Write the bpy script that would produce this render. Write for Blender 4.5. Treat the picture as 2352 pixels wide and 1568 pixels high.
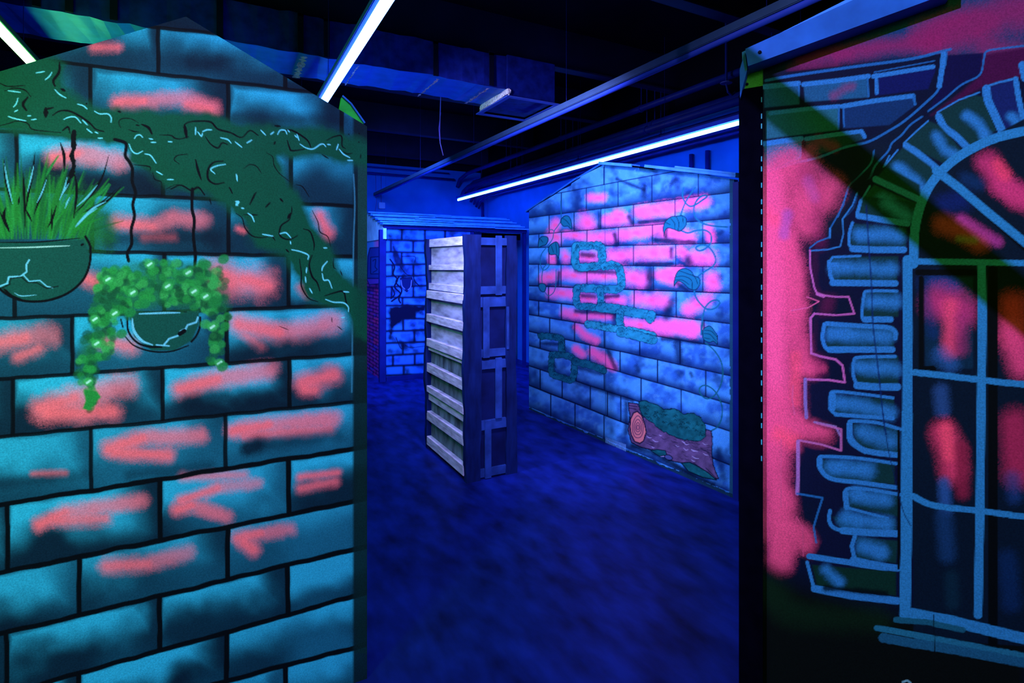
import bpy, bmesh, math, random
import numpy as np
from mathutils import Vector, Matrix

for o in list(bpy.data.objects): bpy.data.objects.remove(o)
S = bpy.context.scene
col = S.collection

# ------------------------------------------------------------------ camera
W, H, F = 2352, 1568, 1244.0
HX, HY, HC = 1176.0, 608.0, 1.5
ANG = math.atan2(666, 1244)
CA, SA = math.cos(ANG), math.sin(ANG)
cam = bpy.data.cameras.new('camera'); cam.sensor_width = 36; cam.lens = F / W * 36
cam.shift_y = -(H / 2 - HY) / W
cam.clip_start = 0.05
camo = bpy.data.objects.new('camera', cam); col.objects.link(camo)
camo.location = (0, 0, HC); camo.rotation_euler = (math.pi / 2, 0, -ANG)
S.camera = camo
S.view_settings.view_transform = 'Standard'; S.view_settings.look = 'None'
S.view_settings.gamma = 1; S.view_settings.exposure = 0.0; S.view_settings.use_curve_mapping = False

# ------------------------------------------------------------------ world and lights
wd = bpy.data.worlds.new('world'); S.world = wd; wd.use_nodes = True
wd.node_tree.nodes['Background'].inputs[0].default_value = (0.0, 0.0006, 0.004, 1)
wd.node_tree.nodes['Background'].inputs[1].default_value = 1.0

def lamp(name, kind, loc, target, color, energy, **kw):
    l = bpy.data.lights.new(name, kind); l.color = color; l.energy = energy
    for k, v in kw.items(): setattr(l, k, v)
    o = bpy.data.objects.new(name, l); col.objects.link(o); o.location = loc
    d = Vector(target) - Vector(loc)
    o.rotation_euler = d.to_track_quat('-Z', 'Y').to_euler()
    return o

VIOLET = (0.80, 0.50, 1.0)
BLUE = (0.03, 0.10, 1.0)
# added lamps with no visible fixtures, overhead behind the camera
lamp('fill_near_blue', 'SPOT', (-0.2, -1.5, 2.75), (0.40, 1.98, 1.15), (0.64, 0.40, 1.0), 580, spot_size=math.radians(47), spot_blend=0.5, shadow_soft_size=0.12)
lamp('fill_near_green', 'AREA', (-1.3, 0.5, 2.6), (-0.5, 2.0, 0.8), (0.60, 0.95, 0.12), 14, shape='RECTANGLE', size=0.3, size_y=1.0, spread=math.radians(95))
# small added spotlight that throws the added pipe's shadow on the window panel
SPOT = Vector((-1.1, 0.1, 2.75))
lamp('added_spot_right', 'SPOT', SPOT, (1.65, 0.65, 1.5), (0.74, 0.42, 1.0), 330, spot_size=math.radians(66), spot_blend=0.6, shadow_soft_size=0.003)
lamp('fill_green', 'AREA', (-0.9, -0.9, 2.5), (1.7, 0.6, 1.4), (0.55, 0.72, 0.04), 5, shape='RECTANGLE', size=0.3, size_y=1.0, spread=math.radians(70))  # added green fill light, tints the shadow band
# further added lamps without fixtures, for the middle and back
lamp('fill_mid', 'AREA', (0.75, 3.3, 2.5), (2.9, 3.6, 1.2), (0.50, 0.42, 1.0), 26, shape='RECTANGLE', size=0.1, size_y=1.2, spread=math.radians(110))
lamp('fill_moss', 'SPOT', (1.30, 2.30, 2.7), (2.84, 4.0, 1.0), (0.66, 0.42, 1.0), 300, spot_size=math.radians(78), spot_blend=0.5, shadow_soft_size=0.15)
lamp('fill_back', 'AREA', (1.2, 5.0, 2.6), (2.4, 7.2, 1.0), (0.12, 0.20, 1.0), 75, shape='RECTANGLE', size=0.1, size_y=1.2, spread=math.radians(95))

# ------------------------------------------------------------------ materials
def mat(name, color, rough=0.6, metal=0.0, noise=0.0, nscale=8.0, emit=None, estr=0.0, bump=0.0, spec=0.08, stretch=None):
    m = bpy.data.materials.new(name); m.use_nodes = True
    nt = m.node_tree; b = nt.nodes['Principled BSDF']
    b.inputs['Base Color'].default_value = (*color, 1)
    b.inputs['Roughness'].default_value = rough; b.inputs['Metallic'].default_value = metal
    b.inputs['Specular IOR Level'].default_value = spec
    if noise or bump:
        tc = nt.nodes.new('ShaderNodeTexCoord'); mp = nt.nodes.new('ShaderNodeMapping')
        nt.links.new(tc.outputs['Object'], mp.inputs['Vector'])
        if stretch: mp.inputs['Scale'].default_value = stretch
        n = nt.nodes.new('ShaderNodeTexNoise'); n.inputs['Scale'].default_value = nscale; n.inputs['Detail'].default_value = 6
        nt.links.new(mp.outputs['Vector'], n.inputs['Vector'])
        if noise:
            r = nt.nodes.new('ShaderNodeMapRange'); r.inputs[1].default_value = 0.3; r.inputs[2].default_value = 0.7
            r.inputs[3].default_value = 1 - noise; r.inputs[4].default_value = 1 + noise
            nt.links.new(n.outputs[0], r.inputs[0])
            mx = nt.nodes.new('ShaderNodeVectorMath'); mx.operation = 'SCALE'
            mx.inputs[0].default_value = color; nt.links.new(r.outputs[0], mx.inputs['Scale'])
            nt.links.new(mx.outputs[0], b.inputs['Base Color'])
        if bump:
            bp = nt.nodes.new('ShaderNodeBump'); bp.inputs['Strength'].default_value = bump; bp.inputs['Distance'].default_value = 0.01
            nt.links.new(n.outputs[0], bp.inputs['Height']); nt.links.new(bp.outputs[0], b.inputs['Normal'])
    if emit:
        b.inputs['Emission Color'].default_value = (*emit, 1); b.inputs['Emission Strength'].default_value = estr
    return m

def paint_mat(name, rough=0.62):
    m = bpy.data.materials.new(name); m.use_nodes = True
    nt = m.node_tree; b = nt.nodes['Principled BSDF']
    a = nt.nodes.new('ShaderNodeVertexColor'); a.layer_name = 'paint'
    tc = nt.nodes.new('ShaderNodeTexCoord')
    n = nt.nodes.new('ShaderNodeTexNoise'); n.inputs['Scale'].default_value = 260; n.inputs['Detail'].default_value = 3
    nt.links.new(tc.outputs['Object'], n.inputs['Vector'])
    r = nt.nodes.new('ShaderNodeMapRange'); r.inputs[1].default_value = 0.3; r.inputs[2].default_value = 0.7
    r.inputs[3].default_value = 0.78; r.inputs[4].default_value = 1.2
    nt.links.new(n.outputs[0], r.inputs[0])
    mx = nt.nodes.new('ShaderNodeVectorMath'); mx.operation = 'SCALE'
    nt.links.new(a.outputs['Color'], mx.inputs[0]); nt.links.new(r.outputs[0], mx.inputs['Scale'])
    nt.links.new(mx.outputs[0], b.inputs['Base Color'])
    b.inputs['Roughness'].default_value = rough; b.inputs['Specular IOR Level'].default_value = 0.05
    return m

M = {}
M['paint'] = paint_mat('mural_paint')
M['floor'] = mat('floor_vinyl', (0.002, 0.012, 0.17), 0.5, noise=0.6, nscale=9, bump=0.3, stretch=(1, .45, 1), spec=0.12)
M['ceiling'] = mat('black_ceiling', (0.003, 0.003, 0.012), 0.9, noise=0.2, nscale=3, spec=0.05)
M['beam'] = mat('black_painted_steel', (0.008, 0.008, 0.05), 0.7, noise=0.2, nscale=5, spec=0.2)
M['wall'] = mat('dark_blue_wall', (0.003, 0.11, 0.50), 0.8, noise=0.12, nscale=3, spec=0.1)
M['wallside'] = mat('dark_plaster', (0.01, 0.02, 0.06), 0.8, noise=0.12, nscale=3, spec=0.1)
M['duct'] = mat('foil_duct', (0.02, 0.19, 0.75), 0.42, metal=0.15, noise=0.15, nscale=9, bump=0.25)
M['duct_shade'] = mat('foil_duct_shaded', (0.008, 0.02, 0.22), 0.6, metal=0.1, noise=0.4, nscale=14, bump=0.3)  # darker copy of the duct foil, side shade put into the colour
M['foil'] = mat('crumpled_foil_tape', (0.95, 0.85, 0.80), 0.35, metal=0.0, noise=0.5, nscale=60, bump=1.0)
M['darktape'] = mat('dark_strap', (0.005, 0.005, 0.02), 0.7, noise=0.2)
M['housing'] = mat('tube_housing', (0.02, 0.08, 0.6), 0.5, noise=0.1)
M['unlit'] = mat('unlit_tube_bar', (0.03, 0.09, 0.17), 0.5, noise=0.1)
M['black'] = mat('black_foam', (0.0008, 0.0012, 0.005), 0.85, noise=0.3, nscale=20, spec=0.0)
M['edge'] = mat('dark_green_edge', (0.004, 0.02, 0.03), 0.7, noise=0.3, nscale=12)
M['roofwood'] = mat('painted_roof_board', (0.01, 0.13, 0.55), 0.6, noise=0.2, nscale=14, stretch=(1, 1, 1), bump=0.2)
M['lath'] = mat('blue_lath', (0.04, 0.30, 0.95), 0.5, noise=0.3, nscale=10)
M['slat'] = mat('pale_crate_slat', (0.42, 0.50, 0.70), 0.7, noise=0.35, nscale=9, stretch=(1, 1, 5), bump=0.3)
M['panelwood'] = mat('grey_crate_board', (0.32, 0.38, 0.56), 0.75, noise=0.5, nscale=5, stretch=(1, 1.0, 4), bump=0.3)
M['stainwood'] = mat('green_stained_board', (0.10, 0.17, 0.22), 0.75, noise=0.7, nscale=5, stretch=(1, 2.5, 1.2), bump=0.3)
M['post'] = mat('dark_blue_post', (0.002, 0.014, 0.10), 0.7, noise=0.4, nscale=7, stretch=(3, 3, .7), bump=0.3)
M['slat_shade'] = mat('shaded_crate_slat', (0.012, 0.06, 0.28), 0.7, noise=0.4, nscale=9, bump=0.3)  # darker copy of the slat, shade of the front put into colour
M['panel_shade'] = mat('shaded_crate_board', (0.002, 0.01, 0.08), 0.7, noise=0.5, nscale=5, bump=0.2)  # darker copy of the crate board, shade put into colour
M['pipe'] = mat('dark_blue_pipe', (0.003, 0.012, 0.16), 0.45, noise=0.2, nscale=6)
M['cable'] = mat('cable', (0.05, 0.06, 0.3), 0.6, noise=0.1)
M['grille'] = mat('diffuser_metal', (0.06, 0.12, 0.55), 0.5, noise=0.1)
M['box'] = mat('grey_box', (0.12, 0.3, 0.7), 0.6, noise=0.1)
M['fascia'] = mat('pale_fascia', (0.30, 0.75, 0.9), 0.6, noise=0.2)
M['screw'] = mat('screw_dark', (0.003, 0.006, 0.02), 0.6, noise=0.1)
M['tube_blue'] = mat('blue_tube', (0.5, 0.6, 1), 0.4, noise=0.01, emit=(0.08, 0.20, 1.0), estr=18)
M['tube_far'] = mat('blue_tube_wall', (0.5, 0.6, 1), 0.4, noise=0.01, emit=(0.06, 0.22, 1.0), estr=38)
M['tube_green'] = mat('green_tube', (0.5, 1, 0.6), 0.4, noise=0.01, emit=(0.16, 1.0, 0.14), estr=45)

# ------------------------------------------------------------------ object helpers
def tag(o, label=None, cat=None, group=None, kind=None):
    if label: o['label'] = label
    if cat: o['category'] = cat
    if group: o['group'] = group
    if kind: o['kind'] = kind
    return o

def thing(name, loc, label, cat, group=None):
    o = bpy.data.objects.new(name, None); col.objects.link(o); o.location = loc; o.empty_display_size = .1
    return tag(o, label, cat, group)

def link(name, bm, m, parent=None, smooth=False):
    me = bpy.data.meshes.new(name); bmesh.ops.recalc_face_normals(bm, faces=bm.faces); bm.to_mesh(me); bm.free()
    me.materials.append(m)
    if smooth:
        for p in me.polygons: p.use_smooth = True
    o = bpy.data.objects.new(name, me); col.objects.link(o)
    if parent:
        o.parent = parent
        L = Vector((0, 0, 0)); q = parent
        while q: L += q.location; q = q.parent
        o.matrix_parent_inverse = Matrix.Translation(-L)
    return o

def box(bm, x0, x1, y0, y1, z0, z1, bev=0.0):
    b2 = bmesh.new()
    v = [b2.verts.new((x, y, z)) for z in (z0, z1) for x, y in ((x0, y0), (x1, y0), (x1, y1), (x0, y1))]
    for f in ((0, 3, 2, 1), (4, 5, 6, 7), (0, 1, 5, 4), (1, 2, 6, 5), (2, 3, 7, 6), (3, 0, 4, 7)):
        b2.faces.new([v[i] for i in f])
    if bev: bmesh.ops.bevel(b2, geom=b2.edges[:], offset=bev, segments=2, affect='EDGES')
    t = bpy.data.meshes.new('t'); b2.to_mesh(t); b2.free(); bm.from_mesh(t); bpy.data.meshes.remove(t)
    return bm

def prism(bm, pts, d):
    """closed polygon pts (3-D, coplanar) extruded along vector d"""
    d = Vector(d); a = [bm.verts.new(p) for p in pts]; b = [bm.verts.new(Vector(p) + d) for p in pts]
    bm.faces.new(a); bm.faces.new(b[::-1]); n = len(a)
    for i in range(n): bm.faces.new((a[i], b[i], b[(i + 1) % n], a[(i + 1) % n]))
    return bm

def bar(bm, p, q, w, h, up=(0, 0, 1)):
    """square bar from p to q, w across, h along up"""
    p, q, up = Vector(p), Vector(q), Vector(up); d = (q - p).normalized()
    s = d.cross(up).normalized(); u = s.cross(d).normalized()
    pts = [p + s * a * w / 2 + u * b * h / 2 for a, b in ((-1, -1), (1, -1), (1, 1), (-1, 1))]
    return prism(bm, pts, q - p)

def tube(bm, pts, r, n=10):
    pts = [Vector(p) for p in pts]; rings = []
    for i, p in enumerate(pts):
        d = (pts[min(i + 1, len(pts) - 1)] - pts[max(i - 1, 0)]).normalized()
        up = Vector((0, 0, 1)) if abs(d.z) < .9 else Vector((1, 0, 0))
        s = d.cross(up).normalized(); u = s.cross(d)
        rings.append([bm.verts.new(p + (s * math.cos(a) + u * math.sin(a)) * r) for a in [k * 2 * math.pi / n for k in range(n)]])
    for a, b in zip(rings, rings[1:]):
        for k in range(n): bm.faces.new((a[k], a[(k + 1) % n], b[(k + 1) % n], b[k]))
    bm.faces.new(rings[0]); bm.faces.new(rings[-1][::-1])
    return bm

def proj(X, Y, Z):
    xc = CA * X - SA * Y; zc = SA * X + CA * Y
    return HX + F * xc / zc, HY - F * (Z - HC) / zc

def on_wall(px, py, p0, p1):
    """point of the vertical plane through p0,p1 seen at px,py; also t along it"""
    r = (px - HX) / F; dx = CA * r + SA; dy = -SA * r + CA
    ux, uy = p1[0] - p0[0], p1[1] - p0[1]; L = math.hypot(ux, uy); ux /= L; uy /= L
    det = dx * (-uy) + dy * ux
    k = (p0[0] * (-uy) + p0[1] * ux) / det
    X, Y = k * dx, k * dy
    t = (X - p0[0]) * ux + (Y - p0[1]) * uy
    return X, Y, HC + (HY - py) / F * k, t

def at_height(px, py, z):
    k = (z - HC) * F / (HY - py); r = (px - HX) / F
    return k * (CA * r + SA), k * (-SA * r + CA), z

# ------------------------------------------------------------------ paint on panels
def hash2(ix, iy, seed):
    h = (ix.astype(np.int64) * 374761393 + iy.astype(np.int64) * 668265263 + seed * 1442695041) & 0xffffffff
    h = ((h ^ (h >> 13)) * 1274126177) & 0xffffffff
    return ((h ^ (h >> 16)) & 0xffff).astype(np.float32) / 65535.0

def vnoise(x, y, sc, seed=0, octv=3):
    out = np.zeros_like(x); amp = 1.0; tot = 0
    for o in range(octv):
        fx, fy = x / sc, y / sc; ix, iy = np.floor(fx), np.floor(fy); tx, ty = fx - ix, fy - iy
        tx = tx * tx * (3 - 2 * tx); ty = ty * ty * (3 - 2 * ty)
        a = hash2(ix, iy, seed + o); b = hash2(ix + 1, iy, seed + o); c = hash2(ix, iy + 1, seed + o); d = hash2(ix + 1, iy + 1, seed + o)
        out += amp * ((a * (1 - tx) + b * tx) * (1 - ty) + (c * (1 - tx) + d * tx) * ty); tot += amp
        amp *= .5; sc = sc / 2.03
    return out / tot

def sstep(a, b, x):
    t = np.clip((x - a) / (b - a), 0, 1); return t * t * (3 - 2 * t)

def smooth(pts, n=6):
    P = [np.array(p[:2], float) for p in pts]
    if len(P) < 3: return [tuple(p) for p in P]
    P = [2 * P[0] - P[1]] + P + [2 * P[-1] - P[-2]]; out = []
    for i in range(1, len(P) - 2):
        p0, p1, p2, p3 = P[i - 1:i + 3]
        for k in range(n):
            t = k / n
            out.append(tuple(.5 * (2 * p1 + (p2 - p0) * t + (2 * p0 - 5 * p1 + 4 * p2 - p3) * t * t + (3 * p1 - p0 - 3 * p2 + p3) * t ** 3)))
    out.append(tuple(P[-2])); return out

class Canvas:
    """colours of a panel's own points; strokes are given in the panel's drawing sheet (ox,oy,sc)"""
    def __init__(s, x, y, base):
        s.x = x.astype(np.float32); s.y = y.astype(np.float32)
        s.c = np.tile(np.array(base, np.float32), (len(x), 1)); s.sheet(0, 0, 1)
        s.order = np.argsort(s.y, kind='stable'); s.ys = s.y[s.order]
    def sheet(s, ox, oy, sc): s.o = (ox, oy, sc)
    def T(s, pts): ox, oy, sc = s.o; return [(ox + p[0] * sc, oy + p[1] * sc) for p in pts]
    def sel(s, x0, y0, x1, y1):
        a, b = np.searchsorted(s.ys, [y0, y1]); id_ = s.order[a:b]
        xx = s.x[id_]; return id_[(xx >= x0) & (xx <= x1)]
    def mix(s, i, a, color):
        if callable(color): color = color(i)
        s.c[i] = s.c[i] * (1 - a[:, None]) + np.asarray(color, np.float32) * a[:, None]
    def dist(s, i, P, closed=False):
        x, y = s.x[i], s.y[i]; best = np.full(len(i), 1e9, np.float32); par = np.zeros(len(i), np.float32)
        if closed: P = P + [P[0]]
        n = len(P) - 1
        for k in range(n):
            (ax, ay), (bx, by) = P[k], P[k + 1]; dx, dy = bx - ax, by - ay; L = dx * dx + dy * dy + 1e-9
            t = np.clip(((x - ax) * dx + (y - ay) * dy) / L, 0, 1)
            d = (x - ax - t * dx) ** 2 + (y - ay - t * dy) ** 2
            m = d < best; best[m] = d[m]; par[m] = (k + t[m]) / n
        return np.sqrt(best), par
    def line(s, pts, w, color, soft=1.2, op=1.0, curve=True, taper=0.0, rough=0.0, closed=False, rs=9):
        """crisp brush line, w wide in sheet units"""
        P = s.T(pts)
        if curve and len(P) > 2: P = smooth(P + ([P[0]] if closed else []), 5); closed = False
        w = w * s.o[2] / 2
        xs = [p[0] for p in P]; ys = [p[1] for p in P]; m = w + soft + rough * 2 + 2
        i = s.sel(min(xs) - m, min(ys) - m, max(xs) + m, max(ys) + m)
        if not len(i): return
        d, t = s.dist(i, P, closed)
        ww = w
        if taper: ww = w * (1 - taper * np.abs(2 * t - 1) ** 1.5)
        if rough: d = d + (vnoise(s.x[i], s.y[i], rs, 5, 2) - .5) * 2 * rough
        a = np.clip((ww - d) / soft + .5, 0, 1) * op
        s.mix(i, a, color)
    def spray(s, pts, w, color, op=1.0, grain=.35, curve=False, power=1.6, ns=26, nz=.55):
        """airbrushed soft stroke"""
        P = s.T(pts)
        if curve: P = smooth(P, 4)
        w = w * s.o[2] / 2
        xs = [p[0] for p in P]; ys = [p[1] for p in P]; m = w * 1.9
        i = s.sel(min(xs) - m, min(ys) - m, max(xs) + m, max(ys) + m)
        if not len(i): return
        if len(P) == 1: P = P + [(P[0][0] + .1, P[0][1])]
        d, t = s.dist(i, P)
        n = vnoise(s.x[i], s.y[i], ns, 11, 3) - .5; n2 = vnoise(s.x[i], s.y[i], ns * 2.2, 19, 2); g = hash2(s.x[i] * 1.3, s.y[i] * 1.3, 3) - .5
        d = d / w + n * nz
        a = np.clip((1 - sstep(.05, 1.45, d)) * (.75 + .5 * n2) + g * grain * sstep(.1, .7, d) * (1 - sstep(1.1, 1.4, d)), 0, 1) * op
        s.mix(i, a, color)
    def fill(s, pts, color, soft=1.2, op=1.0, curve=False, rough=0.0, rs=9, outline=None, ow=2):
        P = s.T(pts)
        if curve: P = smooth(P + [P[0]], 5)[:-1]
        xs = [p[0] for p in P]; ys = [p[1] for p in P]; m = soft + rough + 1
        i = s.sel(min(xs) - m, min(ys) - m, max(xs) + m, max(ys) + m)
        if not len(i): return
        x, y = s.x[i], s.y[i]; ins = np.zeros(len(i), bool); n = len(P)
        for k in range(n):
            (ax, ay), (bx, by) = P[k], P[(k + 1) % n]
            if ay == by: continue
            c = ((ay > y) != (by > y)) & (x < (bx - ax) * (y - ay) / (by - ay) + ax); ins ^= c
        d, _ = s.dist(i, P, True); d = np.where(ins, -d, d)
        if rough: d = d + (vnoise(x, y, rs, 7, 3) - .5) * 2 * rough
        s.mix(i, np.clip(.5 - d / soft, 0, 1) * op, color)
        if outline is not None: s.mix(i, np.clip((ow / 2 - np.abs(d)) / 1.0 + .5, 0, 1), outline)

def ell(cx, cy, rx, ry, rot=0, n=20, a0=0, a1=360):
    r = math.radians(rot); o = []
    for k in range(n):
        a = math.radians(a0 + (a1 - a0) * k / (n if a1 - a0 == 360 else n - 1)); x, y = rx * math.cos(a), ry * math.sin(a)
        o.append((cx + x * math.cos(r) - y * math.sin(r), cy + x * math.sin(r) + y * math.cos(r)))
    return o

def painted_sheet(name, p0, p1, t0, t1, zbot, top, nu, nv, thick, painter, parent, edge=(.01, .04, .05), base=(0, 0, 0)):
    """upright board on the line p0->p1 (t0..t1 metres along), painted front, plain back and edges"""
    ux, uy = p1[0] - p0[0], p1[1] - p0[1]; L = math.hypot(ux, uy); ux /= L; uy /= L
    nx, ny = -uy, ux
    if (0 - p0[0]) * nx + (0 - p0[1]) * ny > 0: nx, ny = -nx, -ny       # away from the viewer side
    knots = [a for a, _ in top if t0 < a < t1]
    t = np.sort(np.unique(np.concatenate([np.linspace(t0, t1, nu), knots]))); nu = len(t)
    zt = np.interp(t, [a for a, _ in top], [b for _, b in top])
    r = np.linspace(0, 1, nv)
    Tm, R = np.meshgrid(t, r); Zt = np.tile(zt, (nv, 1))
    Z = zbot + (Zt - zbot) * R; X = p0[0] + ux * Tm; Y = p0[1] + uy * Tm
    X, Y, Z = X.ravel(), Y.ravel(), Z.ravel(); n = nu * nv
    px, py = proj(X, Y, Z)
    cv = Canvas(px, py, base); painter(cv)
    idx = np.arange(n).reshape(nv, nu)
    q = np.stack([idx[:-1, :-1], idx[:-1, 1:], idx[1:, 1:], idx[1:, :-1]], -1).reshape(-1, 4)
    loop = np.concatenate([idx[0, :], idx[1:, -1], idx[-1, :-1][::-1], idx[1:-1, 0][::-1]])
    m = len(loop); bx = X[loop] + nx * thick; by = Y[loop] + ny * thick; bz = Z[loop]
    # edge ring duplicates so that edges do not take the front's paint
    co = np.stack([np.concatenate([X, X[loop], bx]), np.concatenate([Y, Y[loop], by]), np.concatenate([Z, Z[loop], bz])], -1)
    k = np.arange(m); k2 = (k + 1) % m
    side = np.stack([n + k, n + m + k, n + m + k2, n + k2], -1)
    nq = len(q) + m
    me = bpy.data.meshes.new(name)
    me.vertices.add(len(co)); me.vertices.foreach_set('co', co.astype(np.float32).ravel())
    lv = np.concatenate([q.ravel(), side.ravel(), (n + m + k)[::-1]]).astype(np.int32)
    me.loops.add(len(lv)); me.loops.foreach_set('vertex_index', lv)
    me.polygons.add(nq + 1)
    st = np.concatenate([np.arange(nq) * 4, [nq * 4]]).astype(np.int32)
    me.polygons.foreach_set('loop_start', st)
    me.update(calc_edges=True)
    at = me.color_attributes.new('paint', 'FLOAT_COLOR', 'POINT')
    c = np.ones((len(co), 4), np.float32); c[:n, :3] = np.clip(cv.c, 0, 1); c[n:, :3] = edge
    at.data.foreach_set('color', c.ravel())
    me.materials.append(M['paint']); me.validate()
    o = bpy.data.objects.new(name, me); col.objects.link(o)
    o.parent = parent; o.matrix_parent_inverse = Matrix.Translation(-parent.location)
    return o

BLOCK = (0.02, 0.50, 0.72); BLOCK2 = (0.012, 0.26, 0.42); DARK = (0.002, 0.014, 0.03); PINK = (0.85, 0.20, 0.25)
GREEN = (0.002, 0.085, 0.045); SKY = (0.12, 0.62, 0.85); BLK = (0.001, 0.004, 0.006)

def brickwork(cv, xl, xr, rows, joints, mortar=6, soft=2.0, shade=True, seed=0, vary=.25, jw=None):
    """rows: list of (y at xl, y at xr); joints: x positions per row gap"""
    x, y = cv.x, cv.y; f = (x - xl) / (xr - xl)
    ysr = [a + (b - a) * f for a, b in rows]
    wob = (vnoise(x, y, 60, 21 + seed, 2) - .5) * 4
    for k in range(len(rows) - 1):
        y0, y1 = ysr[k], ysr[k + 1]; inrow = (y >= y0) & (y < y1)
        js = [-9999] + sorted(joints[k]) + [9999]
        for a, b in zip(js, js[1:]):
            m = np.nonzero(inrow & (x >= a) & (x < b))[0]
            if not len(m): continue
            X, Y = x[m], y[m]; h = (y1 - y0)[m]; v = (Y - y0[m]) / h
            r = hash2(np.array([k * 7.0 + seed]), np.array([float(int(a))]), 5)[0]; r2 = hash2(np.array([k * 3.0]), np.array([float(int(b))]), 9 + seed)[0]
            n = vnoise(X, Y, h.mean() * .75, 31 + k, 3); n2 = vnoise(X, Y, h.mean() * 2.2, 77 + k, 2)
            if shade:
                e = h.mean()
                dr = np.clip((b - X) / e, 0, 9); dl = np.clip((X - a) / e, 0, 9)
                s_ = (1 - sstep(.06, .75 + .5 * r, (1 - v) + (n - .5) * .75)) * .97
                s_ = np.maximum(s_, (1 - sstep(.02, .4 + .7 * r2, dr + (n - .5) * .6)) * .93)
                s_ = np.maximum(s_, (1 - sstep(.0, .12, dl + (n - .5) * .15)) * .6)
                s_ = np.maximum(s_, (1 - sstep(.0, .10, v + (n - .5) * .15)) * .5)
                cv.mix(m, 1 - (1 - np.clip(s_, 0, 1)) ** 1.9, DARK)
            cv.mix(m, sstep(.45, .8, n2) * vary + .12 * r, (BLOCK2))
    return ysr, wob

def mortar_lines(cv, xl, xr, rows, joints, w, colr=BLK, jw=None, soft=1.5, ext=400, op=.95):
    x, y = cv.x, cv.y; f = (x - xl) / (xr - xl); wob = (vnoise(x, y, 45, 3, 2) - .5) * w * .5
    ysr = [a + (b - a) * f for a, b in rows]
    for yr in ysr:
        d = np.abs(y - yr + wob); i = np.nonzero(d < w)[0]
        cv.mix(i, np.clip((w / 2 - d[i]) / soft + .5, 0, 1) * op, colr)
    jw = jw or w
    for k in range(len(rows) - 1):
        for j in joints[k]:
            d = np.abs(x - j + wob * .6); i = np.nonzero((d < jw) & (y > ysr[k]) & (y < ysr[k + 1]))[0]
            cv.mix(i, np.clip((jw / 2 - d[i]) / soft + .5, 0, 1) * op, colr)

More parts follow.
